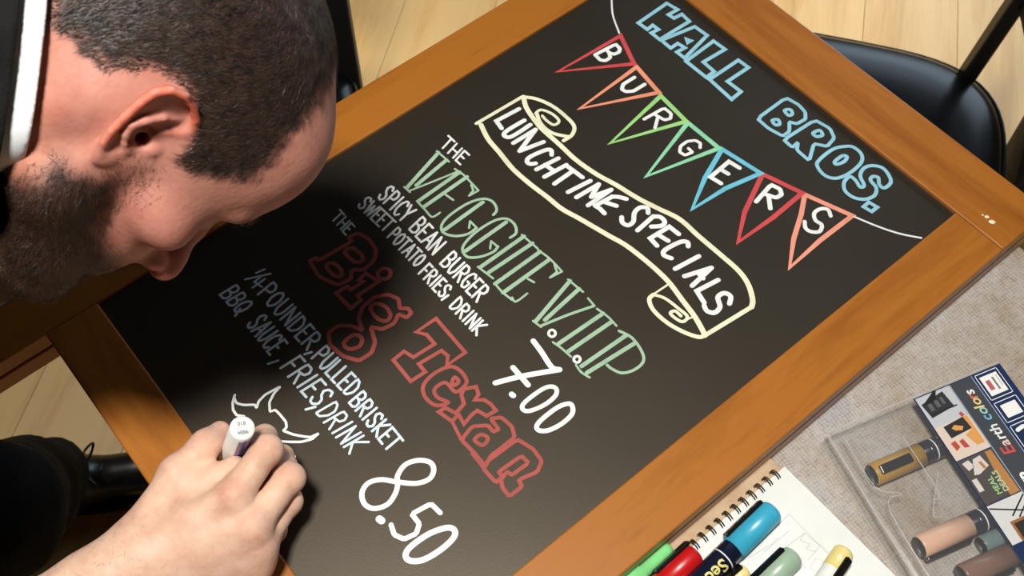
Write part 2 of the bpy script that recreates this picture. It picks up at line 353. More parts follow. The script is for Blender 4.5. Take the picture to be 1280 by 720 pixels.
('dish_heading_lettering','tall sage green serif heading','sage',[[4.1,0,0,[[63.0,357.4],[78.0,305.8]]],[4.1,0,0,[[75.8,357.9],[81.6,315.0]]],[2.2,0,1,[[82.8,306.2],[89.0,332.1],[94.7,357.5]]],[2.2,0,0,[[75.5,304.4],[84.3,305.1]]],[2.2,0,0,[[60.4,357.3],[79.2,358.6]]],[2.2,0,0,[[90.3,357.6],[98.8,358.3]]],[4.1,0,0,[[96.7,358.6],[98.6,304.9]]],[4.1,0,0,[[106.1,360.8],[107.8,305.1]]],[2.2,0,1,[[91.2,357.5],[102.3,359.6],[127.0,359.1]]],[2.2,0,0,[[116.7,357.8],[123.6,355.1],[126.0,347.8],[127.0,359.1]]],[2.2,0,0,[[105.9,329.9],[119.9,332.4]]],[2.2,0,1,[[97.7,303.8],[112.6,303.6],[122.7,303.8],[123.7,313.0]]],[2.8,0,1,[[159.5,351.9],[157.6,357.5],[151.9,360.8],[143.5,360.8],[136.5,354.3],[132.1,339.0],[132.4,317.4],[136.7,304.9],[145.0,301.2],[155.2,307.6],[161.2,318.7],[161.0,329.4]]],[4.1,0,0,[[140.8,353.5],[142.7,304.2]]],[2.2,0,0,[[160.6,329.7],[150.7,329.6],[156.4,323.8]]],[2.8,0,1,[[191.1,347.6],[190.4,355.7],[181.7,360.8],[171.1,358.7],[165.4,347.2],[164.5,326.6],[168.0,309.4],[173.4,302.5],[182.4,302.0],[189.9,311.7],[193.4,324.6],[191.5,331.9]]],[4.1,0,0,[[174.4,356.0],[175.4,304.9]]],[2.2,0,0,[[191.2,331.6],[182.5,330.7],[188.5,324.5]]],[4.1,0,0,[[198.6,358.9],[199.1,304.3]]],[4.1,0,0,[[210.1,360.0],[208.9,306.8]]],[2.2,0,0,[[195.9,358.4],[218.1,360.0]]],[2.2,0,0,[[197.3,302.4],[216.9,305.4]]],[2.2,0,0,[[222.3,303.0],[234.6,302.4],[246.8,304.2]]],[4.1,0,0,[[222.4,359.3],[222.8,303.1]]],[4.1,0,0,[[234.8,359.9],[235.2,302.8]]],[2.2,0,1,[[244.7,305.9],[250.5,306.0],[250.5,319.8]]],[2.2,0,1,[[219.4,359.3],[234.7,361.5],[253.0,361.1]]],[2.2,0,0,[[242.6,360.4],[250.2,357.1],[250.8,347.9],[253.0,361.1]]],[2.2,0,0,[[238.5,330.7],[245.1,332.7]]]]),
('dish_heading_lettering','tall sage green initials','sage',[[4.1,0,0,[[265.8,360.1],[278.6,307.0]]],[4.1,0,0,[[278.0,360.8],[283.1,314.2]]],[2.8,0,1,[[285.6,307.2],[292.8,334.2],[301.1,359.4]]],[2.2,0,0,[[276.8,304.9],[286.5,306.5]]],[2.2,0,0,[[263.4,359.6],[282.9,361.5]]],[2.2,0,0,[[291.3,360.5],[301.3,359.7]]],[4.1,0,0,[[312.6,360.4],[310.4,307.3]]],[4.1,0,0,[[324.4,359.8],[322.1,308.3]]],[2.2,0,1,[[305.3,359.4],[318.3,361.5],[330.5,361.1]]],[2.2,0,1,[[305.9,304.5],[315.1,306.4],[328.0,307.4]]],[4.1,0,0,[[343.7,361.1],[341.4,308.5]]],[4.1,0,0,[[354.8,361.4],[349.6,307.8]]],[2.8,0,1,[[336.0,359.4],[349.1,363.7],[365.7,360.8],[373.9,354.5],[374.6,342.7],[369.9,332.2],[361.1,328.0],[355.2,327.2]]],[2.2,0,1,[[337.1,305.5],[345.4,304.3],[354.6,306.6]]]]),
('heading_dot','white ring dot','white',[[2.6,1,1,[[300.2,312.4],[301.5,310.0],[300.9,307.6],[298.7,306.6],[296.2,307.5],[294.8,309.9],[295.4,312.3],[297.6,313.3]]]]),
('heading_dot','white ring dot','white',[[2.6,1,1,[[335.2,312.2],[336.4,310.0],[335.8,307.8],[333.8,306.8],[331.5,307.7],[330.3,309.9],[330.9,312.1],[332.9,313.1]]]]),
('description_lettering','white word SPICY','white',[[2.4,0,2,[[71.9,292.5],[69.5,295.9],[66.5,294.9],[65.9,290.9],[68.5,287.1],[72.2,284.7],[74.3,280.4],[72.7,276.5],[69.9,276.8],[67.6,280.2]]],[2.4,0,2,[[78.4,276.7],[74.4,296.0],[78.7,296.1],[81.6,292.3],[81.8,286.9],[76.6,285.4]]],[2.4,0,0,[[88.9,277.0],[85.0,296.3]]],[2.4,0,2,[[96.6,292.7],[94.3,296.5],[91.7,295.9],[90.4,290.6],[91.8,282.9],[95.0,277.5],[97.7,277.2],[99.0,280.7]]],[2.4,0,0,[[98.0,296.6],[103.9,286.1]]],[2.4,0,0,[[105.7,296.8],[103.9,286.1],[105.6,277.5]]]]),
('description_lettering','white word BEAN','white',[[2.4,0,2,[[119.8,277.7],[116.2,296.8],[120.8,296.7],[123.6,293.8],[123.9,289.4],[121.6,287.6],[118.0,287.6]]],[2.4,0,2,[[121.6,287.6],[125.6,285.2],[127.0,280.5],[125.2,277.7],[119.8,277.7]]],[2.4,0,0,[[133.6,296.5],[127.1,296.6],[130.7,277.6],[137.1,277.6]]],[2.4,0,0,[[128.8,287.5],[133.8,287.4]]],[2.4,0,0,[[139.5,277.5],[140.5,296.4],[148.3,277.5]]],[2.4,0,0,[[140.0,284.1],[145.4,284.1]]],[2.4,0,0,[[151.2,277.5],[147.8,296.3],[158.2,277.4],[154.9,296.2]]]]),
('description_lettering','white word BURGER','white',[[2.4,0,2,[[171.2,276.7],[168.0,295.5],[172.2,295.4],[174.8,292.6],[175.1,288.3],[172.9,286.4],[169.5,286.4]]],[2.4,0,2,[[172.9,286.4],[176.6,284.2],[177.8,279.6],[176.2,276.8],[171.2,276.7]]],[2.4,0,2,[[178.3,295.4],[180.5,282.4],[183.5,276.8],[185.9,277.2],[187.1,282.4],[185.0,295.4]]],[2.4,0,2,[[191.5,276.8],[188.5,295.4],[193.0,295.4],[195.9,291.7],[195.6,287.2],[190.2,285.7]]],[2.4,0,2,[[192.5,286.1],[198.5,276.9]]],[2.4,0,2,[[206.1,292.0],[203.5,295.4],[200.8,294.5],[199.5,288.9],[200.8,281.5],[204.0,276.9],[207.1,277.8],[207.1,284.3],[204.0,284.6]]],[2.4,0,0,[[214.4,295.4],[208.5,295.4],[211.4,276.9],[217.3,277.0]]],[2.4,0,0,[[209.9,286.5],[214.4,286.5]]],[2.4,0,2,[[220.2,277.0],[217.4,295.4],[221.9,295.3],[224.6,291.7],[224.3,287.2],[219.0,285.8]]],[2.4,0,2,[[221.2,286.1],[227.1,277.0]]]]),
('description_lettering','white word SWEET','white',[[2.3,0,2,[[68.2,267.8],[65.9,270.5],[63.0,269.5],[62.3,266.3],[64.8,263.3],[68.2,261.5],[70.1,258.1],[68.5,254.9],[65.8,255.0],[63.7,257.7]]],[2.3,0,0,[[69.9,270.7],[75.6,255.3],[75.3,267.8],[80.3,255.6],[79.4,271.2]]],[2.3,0,0,[[87.1,271.6],[81.7,271.3],[84.9,255.9],[90.3,256.2]]],[2.3,0,0,[[83.2,263.9],[87.4,264.2]]],[2.3,0,0,[[95.2,272.1],[89.7,271.8],[92.9,256.4],[98.3,256.7]]],[2.3,0,0,[[91.3,264.4],[95.4,264.6]]],[2.3,0,0,[[104.0,257.1],[100.9,272.4]]],[2.3,0,0,[[97.1,272.2],[104.6,272.6]]]]),
('description_lettering','white word POTATO','white',[[2.3,0,2,[[113.9,255.5],[110.9,270.7],[114.6,270.8],[117.0,267.7],[117.0,263.5],[112.6,262.3]]],[2.3,0,2,[[121.7,270.9],[120.0,267.8],[120.4,262.4],[122.9,256.4],[125.0,255.7],[126.5,259.5],[125.9,264.8],[123.8,269.7],[121.7,270.9]]],[2.3,0,0,[[132.8,255.8],[129.8,270.9]]],[2.3,0,0,[[126.5,270.9],[133.1,271.0]]],[2.3,0,0,[[137.5,255.9],[137.9,271.0],[144.0,256.0]]],[2.3,0,0,[[137.8,261.2],[141.7,261.2]]],[2.3,0,0,[[148.7,256.0],[145.9,271.1]]],[2.3,0,0,[[142.6,271.1],[149.2,271.2]]],[2.3,0,2,[[153.9,271.2],[152.1,268.2],[152.4,262.9],[154.9,256.9],[156.9,256.2],[158.4,260.0],[157.9,265.2],[155.9,270.0],[153.9,271.2]]]]),
('description_lettering','white word FRIES','white',[[2.3,0,0,[[169.7,268.8],[164.3,268.8],[167.0,253.8]]],[2.3,0,0,[[165.6,261.6],[169.7,261.6]]],[2.3,0,2,[[175.0,253.9],[172.4,268.8],[176.4,268.9],[178.9,265.9],[178.6,262.3],[173.9,261.1]]],[2.3,0,2,[[175.9,261.4],[181.2,254.0]]],[2.3,0,0,[[184.8,254.0],[182.2,268.9]]],[2.3,0,0,[[191.3,269.0],[186.1,268.9],[188.6,254.1],[193.8,254.1]]],[2.3,0,0,[[187.3,261.8],[191.3,261.8]]],[2.3,0,2,[[200.3,266.3],[198.3,269.0],[195.5,268.2],[194.7,265.3],[196.9,262.3],[200.1,260.4],[201.7,257.2],[200.0,254.2],[197.5,254.5],[195.6,257.1]]]]),
('description_lettering','white word DRINK','white',[[2.3,0,2,[[215.0,253.9],[212.6,268.6],[215.8,268.2],[219.6,264.3],[220.6,259.2],[218.4,254.4],[215.0,253.9]]],[2.3,0,2,[[224.5,254.1],[222.2,268.7],[226.5,268.8],[229.1,265.9],[228.7,262.4],[223.6,261.1]]],[2.3,0,2,[[225.7,261.4],[231.2,254.2]]],[2.3,0,0,[[235.0,254.3],[232.8,268.9]]],[2.3,0,0,[[239.2,254.4],[237.0,269.0],[245.4,254.5],[243.2,269.0]]],[2.3,0,0,[[248.6,254.6],[246.5,269.1]]],[2.3,0,0,[[252.6,269.2],[247.8,261.1],[255.1,254.7]]],[2.3,0,1,[[204.3,253.2],[204.2,261.1]]]]),
('price_lettering','bold white price seven','white',[[5.2,0,1,[[293.2,291.5],[307.0,289.9],[324.6,287.0],[331.2,290.9]]],[5.2,0,1,[[331.2,290.9],[314.3,260.0],[304.3,237.4]]],[5.2,0,1,[[302.5,259.6],[324.7,258.9]]],[5.2,0,1,[[322.4,241.6],[324.4,241.9]]],[4.2,1,1,[[339.6,274.2],[336.4,267.0],[335.7,252.0],[337.1,242.1],[341.8,240.1],[346.1,245.2],[349.3,258.1],[348.8,270.3],[344.7,275.7]]],[4.4,1,1,[[362.0,274.7],[358.5,264.0],[358.6,246.4],[360.7,238.8],[365.1,237.9],[370.3,244.2],[373.0,257.4],[371.9,270.0],[366.9,275.4]]]]),
('dish_heading','white small word THE above the red heading','white',[[2.0,0,0,[[63.6,226.0],[60.9,238.6]]],[2.0,0,0,[[56.8,238.6],[65.0,238.5]]],[2.0,0,0,[[70.2,226.0],[67.6,238.5]]],[2.0,0,0,[[76.7,225.9],[74.1,238.4]]],[2.0,0,0,[[68.9,232.2],[75.4,232.1]]],[2.0,0,0,[[83.1,238.2],[77.3,238.3],[79.9,225.9],[85.7,225.8]]],[2.0,0,0,[[78.6,232.3],[83.0,232.3]]]]),
('dish_heading_lettering','red outlined slab serif heading','brick',[[4.0,1,2,[[91.1,236.2],[89.3,226.3],[95.5,226.1],[92.7,188.1],[88.6,188.2],[87.8,181.4],[108.8,178.5],[127.8,187.1],[130.3,200.2],[122.4,207.2],[129.6,215.8],[127.4,229.8],[119.0,238.6],[102.9,240.4]]],[4.0,1,1,[[101.6,213.5],[101.6,221.9],[114.0,224.2],[120.2,221.1],[116.2,214.3]]],[4.0,1,1,[[103.3,190.4],[103.6,197.0],[114.1,199.3],[121.3,195.6],[117.0,190.5]]],[4.0,1,0,[[136.1,205.2],[134.2,215.2],[149.6,219.3],[149.4,194.9],[155.5,194.1],[156.7,181.7],[134.1,180.5],[134.6,193.2],[139.9,193.5],[140.3,208.2]]],[4.0,1,1,[[141.4,223.9],[140.2,230.2],[145.4,234.8],[150.4,232.5],[151.8,226.8],[147.1,222.5]]],[4.0,1,2,[[186.3,217.2],[177.3,222.4],[166.8,217.8],[161.0,205.6],[162.7,190.9],[170.6,180.7],[183.2,176.3],[172.9,171.6],[164.5,161.6],[165.1,150.6],[175.9,144.5],[193.5,146.7],[207.0,155.4],[207.7,169.4],[200.8,178.3],[185.0,184.3],[194.0,191.2],[195.9,203.3],[190.6,212.6],[198.6,216.2],[197.3,222.6],[191.2,223.1]]],[4.0,1,1,[[168.7,196.0],[168.1,203.3],[176.8,207.8],[186.8,205.9],[189.0,198.9],[180.4,194.4]]],[4.0,1,1,[[183.2,155.1],[181.7,166.8],[188.5,171.2],[194.9,165.4],[191.6,155.8]]]]),
('dish_heading_lettering','red outlined second heading word','brick',[[3.6,1,0,[[216.8,236.7],[216.3,213.8],[224.9,219.7],[237.4,219.4],[235.9,196.0],[225.5,193.0],[226.4,180.2],[254.0,179.5],[254.9,195.4],[244.5,195.6],[246.9,220.0],[255.1,221.3],[262.0,214.5],[262.5,235.7]]],[3.6,1,1,[[287.4,217.7],[275.9,220.6],[265.4,216.5],[261.4,201.1],[264.6,186.0],[275.2,180.1],[287.6,182.6],[292.4,192.5],[282.1,188.4],[274.2,191.3],[275.1,202.8],[288.6,204.5]]],[3.6,1,1,[[279.0,207.5],[276.3,212.6],[281.8,212.9],[282.6,207.7]]],[3.6,1,0,[[291.1,211.7],[296.0,221.7],[303.7,218.6],[305.6,212.5],[310.9,219.0],[317.8,221.1],[325.9,220.7],[324.7,211.0],[315.3,207.9],[315.3,201.8],[317.9,190.7],[307.7,192.6],[309.0,184.1],[294.3,180.5],[295.0,187.5],[305.2,191.6],[302.6,202.7],[293.8,206.6]]],[3.6,1,2,[[329.0,212.1],[334.0,220.2],[347.0,221.8],[356.4,217.2],[356.7,201.8],[356.6,189.9],[361.3,180.1],[345.7,180.7],[328.4,179.5],[324.4,194.6],[332.5,206.3],[340.4,205.9],[341.5,211.1]]],[3.6,1,1,[[335.9,188.5],[335.7,196.2],[342.4,198.3],[344.3,190.8]]],[3.6,1,2,[[359.4,217.7],[358.7,184.7],[361.7,177.5],[378.6,178.1],[378.1,185.8],[372.5,186.0],[373.6,210.5],[382.6,211.2],[382.1,193.0],[377.2,191.6],[379.0,183.1],[386.0,179.4],[395.6,179.0],[395.7,193.0],[389.2,194.6],[393.8,211.7],[388.8,221.1],[375.5,222.5],[368.9,220.5]]],[3.0,0,0,[[309.0,184.1],[328.4,179.5]]],[3.0,0,0,[[344.2,178.9],[365.9,178.0]]]]),
('description_lettering','white fraction one quarter with bluish window light in its paint','white_blue_lit',[[2,0,0,[[66.2,134.3],[67.8,142.9]]],[2,0,0,[[65.6,122.2],[75.9,144.6]]],[2,0,0,[[73.1,134.5],[73.6,127.6],[83.0,129.9]]],[2,0,0,[[78.0,122.6],[77.4,137.1]]]]),
('description_lettering','white word POUNDER with bluish window light in its paint','white_blue_lit',[[2.4,0,2,[[87.7,122.6],[85.3,141.3],[90.9,141.4],[94.1,137.7],[93.6,132.5],[86.6,131.0]]],[2.4,0,2,[[101.8,141.7],[98.7,137.8],[98.5,131.3],[101.5,123.9],[104.7,123.1],[107.4,127.8],[107.3,134.3],[104.8,140.2],[101.8,141.7]]],[2.4,0,2,[[110.1,141.8],[111.7,128.9],[114.9,123.4],[117.8,123.8],[119.7,129.1],[118.1,142.0]]],[2.4,0,0,[[124.5,123.7],[122.3,142.1],[132.5,123.9],[130.3,142.3]]],[2.4,0,2,[[136.6,124.0],[134.5,142.3],[138.5,141.9],[143.0,137.0],[143.9,130.6],[140.9,124.7],[136.6,124.0]]],[2.4,0,0,[[153.4,142.7],[146.3,142.6],[148.4,124.3],[155.4,124.5]]],[2.4,0,0,[[147.3,133.8],[152.7,133.9]]],[2.4,0,2,[[158.9,124.6],[156.9,142.8],[162.3,142.9],[165.3,139.3],[164.6,134.9],[158.2,133.3]]],[2.4,0,2,[[160.8,133.8],[167.1,124.9]]],[2.4,0,1,[[169.6,120.8],[171.8,126.9]]]]),
('description_lettering','white word PULLED with bluish window light in its paint','white_blue_lit',[[2.4,0,2,[[177.2,123.5],[174.6,141.2],[179.3,141.5],[182.1,138.0],[181.8,133.0],[176.0,131.5]]],[2.4,0,2,[[185.1,141.8],[186.8,129.4],[189.7,124.2],[192.2,124.7],[193.6,129.8],[191.9,142.1]]],[2.4,0,0,[[195.3,142.3],[197.7,124.7],[203.1,125.0]]],[2.4,0,0,[[203.9,142.8],[206.3,125.2],[211.6,125.5]]],[2.4,0,0,[[218.5,143.5],[212.5,143.2],[214.8,125.7],[220.8,126.1]]],[2.4,0,0,[[213.6,134.8],[218.2,135.0]]],[2.4,0,2,[[223.8,126.2],[221.5,143.7],[224.9,143.3],[228.8,138.8],[229.7,132.7],[227.4,127.0],[223.8,126.2]]]]),
('description_lettering','white word BRISKET with bluish window light in its paint','white_blue_lit',[[2.4,0,2,[[235.8,124.2],[234.3,140.6],[238.5,140.6],[240.8,138.1],[240.8,134.3],[238.4,132.7],[235.0,132.7]]],[2.4,0,2,[[238.4,132.7],[241.9,130.7],[242.7,126.6],[240.8,124.2],[235.8,124.2]]],[2.4,0,2,[[246.0,124.1],[244.6,140.5],[249.2,140.4],[251.7,137.1],[251.0,133.2],[245.5,131.9]]],[2.4,0,2,[[247.8,132.2],[253.0,124.1]]],[2.4,0,0,[[257.1,124.0],[255.8,140.3]]],[2.4,0,2,[[267.2,137.2],[265.2,140.1],[262.0,139.4],[260.8,136.1],[262.9,132.9],[266.4,130.7],[267.9,127.1],[265.7,123.9],[262.8,124.3],[260.9,127.2]]],[2.4,0,0,[[271.5,123.9],[270.3,140.0]]],[2.4,0,0,[[276.8,139.9],[271.1,131.1],[278.4,123.8]]],[2.4,0,0,[[286.0,139.8],[280.1,139.9],[281.3,123.8],[287.1,123.7]]],[2.4,0,0,[[280.7,132.1],[285.1,132.1]]],[2.4,0,0,[[293.2,123.7],[292.1,139.7]]],[2.4,0,0,[[288.1,139.8],[296.1,139.6]]]]),
('description_lettering','white word BBQ with bluish window light in its paint','white_blue_lit',[[2.4,0,2,[[64.7,94.5],[65.3,112.2],[69.8,112.4],[71.9,109.9],[71.3,105.8],[68.6,103.9],[65.0,103.7]]],[2.4,0,2,[[68.6,103.9],[72.1,101.9],[72.4,97.5],[70.0,94.8],[64.7,94.5]]],[2.4,0,2,[[75.5,95.1],[76.2,112.7],[80.6,112.9],[82.7,110.4],[82.1,106.3],[79.4,104.4],[75.9,104.2]]],[2.4,0,2,[[79.4,104.4],[82.9,102.5],[83.1,98.1],[80.8,95.3],[75.5,95.1]]],[2.4,0,2,[[90.5,113.4],[87.3,109.7],[86.1,103.5],[87.6,96.6],[90.2,95.8],[93.3,100.4],[94.1,106.5],[92.9,112.1],[90.5,113.4]]],[2.4,0,2,[[90.4,101.1],[94.0,93.4]]]]),
('description_lettering','white word SAUCE with bluish window light in its paint','white_blue_lit',[[2.4,0,2,[[115.2,112.1],[113.5,115.6],[110.6,114.7],[109.3,110.8],[111.0,106.9],[114.0,104.3],[115.2,100.1],[113.0,96.2],[110.4,96.6],[108.9,100.1]]],[2.4,0,0,[[117.6,96.2],[121.0,115.5],[124.8,96.1]]],[2.4,0,0,[[118.9,102.9],[123.3,102.9]]],[2.4,0,2,[[127.0,115.4],[127.1,101.9],[129.0,96.1],[131.2,96.5],[132.9,101.8],[132.9,115.3]]],[2.4,0,2,[[142.1,111.3],[140.6,115.1],[138.1,114.6],[135.9,109.4],[135.8,101.8],[137.8,96.4],[140.3,96.0],[142.1,99.4]]],[2.4,0,0,[[149.8,115.0],[144.6,115.1],[144.7,96.0],[149.8,95.9]]],[2.4,0,0,[[144.6,105.9],[148.6,105.8]]],[2.2,0,1,[[156.4,89.4],[159.4,98.5]]]]),
('description_lettering','white word FRIES with bluish window light in its paint','white_blue_lit',[[2.4,0,0,[[176.0,117.1],[168.2,116.8],[167.3,95.9]]],[2.4,0,0,[[167.8,106.7],[173.8,107.0]]],[2.4,0,2,[[179.1,96.4],[180.0,117.3],[185.9,117.5],[188.6,113.4],[187.1,108.4],[179.7,106.4]]],[2.4,0,2,[[182.8,106.9],[188.2,96.8]]],[2.4,0,0,[[193.5,97.1],[194.4,117.8]]],[2.4,0,0,[[207.8,118.3],[200.1,118.0],[199.1,97.3],[206.7,97.7]]],[2.4,0,0,[[199.6,108.1],[205.5,108.3]]],[2.4,0,2,[[220.0,115.0],[217.9,118.7],[213.7,117.5],[211.6,113.3],[213.8,109.3],[217.8,106.8],[219.1,102.3],[215.8,98.1],[212.1,98.3],[210.2,101.9]]],[2.4,0,1,[[216.6,90.5],[219.9,98.5]]]]),
('description_lettering','white word DRINK with bluish window light in its paint','white_blue_lit',[[2.2,0,2,[[225.2,95.6],[227.2,115.5],[231.2,114.9],[234.7,109.5],[234.1,102.6],[229.8,96.2],[225.2,95.6]]],[2.2,0,2,[[237.4,95.7],[239.5,115.5],[245.0,115.5],[247.2,111.5],[245.5,106.8],[238.6,105.2]]],[2.2,0,2,[[241.4,105.6],[245.8,95.8]]],[2.2,0,0,[[250.7,95.8],[252.9,115.5]]],[2.2,0,0,[[256.1,95.9],[258.3,115.5],[263.9,96.0],[266.1,115.6]]],[2.2,0,0,[[268.0,96.0],[270.2,115.6]]],[2.2,0,0,[[278.0,115.6],[269.2,104.8],[276.2,96.1]]]]),
('price_lettering','bold white price eight fifty','white',[[4.6,1,1,[[319.5,116.5],[315.6,127.6],[319.6,138.9],[327.9,145.7],[335.4,143.6],[339.3,135.8],[335.3,124.7],[324.1,113.1],[313.3,103.5],[308.8,92.8],[312.7,83.6],[322.3,79.7],[330.8,83.9],[334.8,94.8],[331.1,105.7],[325.2,112.5]]],[6.5,0,1,[[340.9,81.6],[343.4,82.2]]],[4.4,0,2,[[369.5,124.6],[358.0,123.5],[354.9,105.4],[365.9,105.2],[371.0,98.0],[368.4,87.3],[360.1,83.2],[351.4,86.2]]],[5.2,1,1,[[383.4,120.9],[378.1,106.5],[377.0,88.9],[379.7,80.5],[385.9,80.0],[392.5,88.7],[395.1,105.0],[393.9,119.7],[389.3,124.5]]]]),
('bull_drawing','unfinished white outline drawing of a bull head with horns','white',[[2.3,0,2,[[186.8,44.3],[181.7,39.8],[175.2,40.1],[168.8,43.7],[163.4,49.5],[165.7,47.1],[171.7,46.1],[177.4,50.2],[183.2,57.8],[187.1,57.4],[182.7,62.4],[180.9,70.6],[182.8,85.8],[184.8,77.4],[189.9,69.1],[197.8,64.6],[199.4,69.2],[205.9,70.0],[215.3,70.1],[220.0,67.7],[221.0,63.6],[229.7,68.4],[237.3,74.6],[241.6,78.8],[243.1,86.2],[243.9,78.6],[240.0,69.9],[233.3,61.8],[226.4,54.5],[233.2,54.8],[239.6,52.7],[245.9,53.5],[248.2,58.2],[248.9,52.2]]]]),
]
# ------------------------------------------------------------------ materials
M = {}
M['board_x'] = wood('stained_rail', (3.0, 26.0, 26.0), [(0.3, srgb(108, 58, 14)), (0.5, srgb(146, 84, 24)), (0.72, srgb(168, 104, 36))], 0.36, 0.25, 0.08, 0.1)
M['board_y'] = wood('stained_stile', (26.0, 3.0, 26.0), [(0.3, srgb(108, 58, 14)), (0.5, srgb(146, 84, 24)), (0.72, srgb(168, 104, 36))], 0.36, 0.25, 0.08, 0.1)
M['floor'] = wood('pale_oak_plank', (1.3, 15.0, 15.0), [(0.32, srgb(162, 114, 56)), (0.5, srgb(205, 163, 100)), (0.72, srgb(222, 186, 126))], 0.4, 0.22, 0.05, 0.12)
M['slate'] = noisy('chalkboard_black', srgb(30, 26, 20), srgb(36, 31, 24), 9.0, 0.43, 1.0, 0.12, 900.0, dist=0.0004)
M['slate'].node_tree.nodes['Principled BSDF'].inputs['Specular Tint'].default_value = (1.0, 0.86, 0.68, 1)  # warm light of the glare put into the panel's specular colour
PAINT = {'white': (240, 243, 240), 'white_blue_lit': (216, 232, 240), 'blue': (152, 208, 226), 'sky': (110, 196, 220), 'red': (206, 76, 78), 'orange': (240, 152, 120), 'peach': (240, 156, 132),  # white lettering of the lower dish has blue window light mixed into its colour
         'lime': (160, 216, 132), 'mint': (144, 216, 172), 'cream': (238, 238, 204), 'sage': (164, 196, 166), 'brick': (172, 82, 74)}
for k, c in PAINT.items():
    M['p_' + k] = noisy('chalk_paint_' + k, srgb(*[int(x * 0.93) for x in c]), srgb(*c), 60.0, 0.6, 0.3)
M['black_seat'] = noisy('black_leatherette', srgb(9, 9, 10), srgb(13, 13, 14), 30, 0.24, 0.16, 0.06, 300)
M['black_metal'] = mat('black_painted_metal', srgb(10, 10, 11), 0.5)
M['table_wood'] = wood('table_wood', (3, 20, 20), [(0.3, srgb(90, 62, 40)), (0.7, srgb(130, 95, 62))], 0.5)

# ------------------------------------------------------------------ floor of oak planks
rnd = random.Random(4)
fl_bm = bmesh.new(); box(fl_bm, (0, 0.6, -0.02), (7.2, 7.2, 0.02))
floor = bm_obj('floor', fl_bm, mat('floor_underlay', srgb(120, 88, 52), 0.8)); floor['kind'] = 'structure'; floor['label'] = 'pale oak plank floor'
pang = math.atan2(0.785, -0.62)
PW, PL = 0.19, 1.9
pbm = bmesh.new(); box(pbm, (0, 0, -0.005), (PL - 0.0008, PW - 0.0008, 0.010), bevel=0.0006, seg=1)
pme = bpy.data.meshes.new('plank'); bmesh.ops.recalc_face_normals(pbm, faces=pbm.faces); pbm.to_mesh(pme); pbm.free(); pme.materials.append(M['floor'])
ca, sa = math.cos(pang), math.sin(pang)
for r in range(-13, 14):
    off = rnd.uniform(0, PL)
    for k in range(-2, 3):
        lx, ly = k * PL + off - PL / 2, r * PW
        x, y = ca * lx - sa * ly, 0.6 + sa * lx + ca * ly
        if abs(x) > 3.0 or abs(y - 0.6) > 3.0: continue
        o = bpy.data.objects.new('plank', pme); COL.objects.link(o); o.parent = floor
        o.location = (x, y, 0.0); o.rotation_euler = (0, 0, pang)

# ------------------------------------------------------------------ the room round it
wallm = noisy('warm_grey_plaster', srgb(96, 88, 80), srgb(104, 96, 88), 3, 0.9, 0.2)
def struct(name, c, s, m, parent=None):
    bm = bmesh.new(); box(bm, (0, 0, 0), s); o = bm_obj(name, bm, m, parent, loc=c)
    if not parent: o['kind'] = 'structure'
    return o
struct('wall_right', (3.65, 0.6, 1.4), (0.1, 7.4, 2.8), wallm); struct('wall_front', (0, -3.05, 1.4), (7.2, 0.1, 2.8), wallm); struct('wall_left', (-3.65, 0.6, 1.4), (0.1, 7.4, 2.8), wallm)
struct('ceiling', (0, 0.6, 2.85), (7.4, 7.4, 0.1), noisy('dark_ceiling_paint', srgb(66, 64, 62), srgb(72, 70, 68), 3, 0.9, 0.2))
bm = bmesh.new()
for x0, x1, z0, z1 in ((-3.6, -2.0, -1.4, 1.4), (0.4, 3.6, -1.4, 1.4), (-2.0, 0.4, -1.4, -0.55), (-2.0, 0.4, 0.95, 1.4)):
    box(bm, ((x0 + x1) / 2, 0, (z0 + z1) / 2), (x1 - x0, 0.1, z1 - z0))
wl = bm_obj('wall_back', bm, wallm, loc=(0, 4.25, 1.4)); wl['kind'] = 'structure'
win = empty('window_1', (-0.8, 4.25, 1.6), rotz=math.pi / 2); win['kind'] = 'structure'
wfm = mat('window_paint', srgb(225, 225, 222), 0.5)
for c, s in (((0, -1.17, 0), (0.08, 0.06, 1.5)), ((0, 1.17, 0), (0.08, 0.06, 1.5)), ((0, 0, -0.72), (0.08, 2.28, 0.06)), ((0, 0, 0.72), (0.08, 2.28, 0.06)), ((0, 0, 0), (0.06, 0.05, 1.38))):
    struct('window_frame', c, s, wfm, win)

# ------------------------------------------------------------------ folded sandwich board
sign = empty('sandwich_board', (0, 0, ZB), 'wood framed black chalk menu board lying folded on the cloth covered table', 'menu board')
XL0, XL1, XR0, XR1 = -0.0565, 0.0, 0.45, 0.507
YB0, YB1, YT0, YT1 = -0.0535, 0.0, 0.7014, 0.772
LEG = -0.215
def member(name, x0, x1, y0, y1, z0, z1, m, bev=0.0016):
    bm = bmesh.new(); c = Vector(((x0 + x1) / 2, (y0 + y1) / 2, (z0 + z1) / 2))
    box(bm, (0, 0, 0), (x1 - x0, y1 - y0, z1 - z0), bevel=bev)
    return bm_obj(name, bm, m, sign, loc=c)
for (za, zb) in ((-0.020, 0.0), (-0.043, -0.0225)):
    member('top_rail', XL0, XR1, YT0 + 0.0004, YT1, za, zb, M['board_x'])
    member('stile', XL0, XL1, LEG, YT0, za, zb - 0.0003, M['board_y'])
    member('stile', XR0, XR1, LEG, YT0, za, zb - 0.0003, M['board_y'])
    member('bottom_rail', XL1, XR0, YB0, YB1, za, zb - 0.0002, M['board_x'])
    p = member('panel', XL1 - 0.006, XR0 + 0.006, YB1 - 0.006, YT0 + 0.006, (za + zb) / 2 - 0.004, zb - 0.004, M['slate'], 0.0)
    if zb == 0.0: panel = p
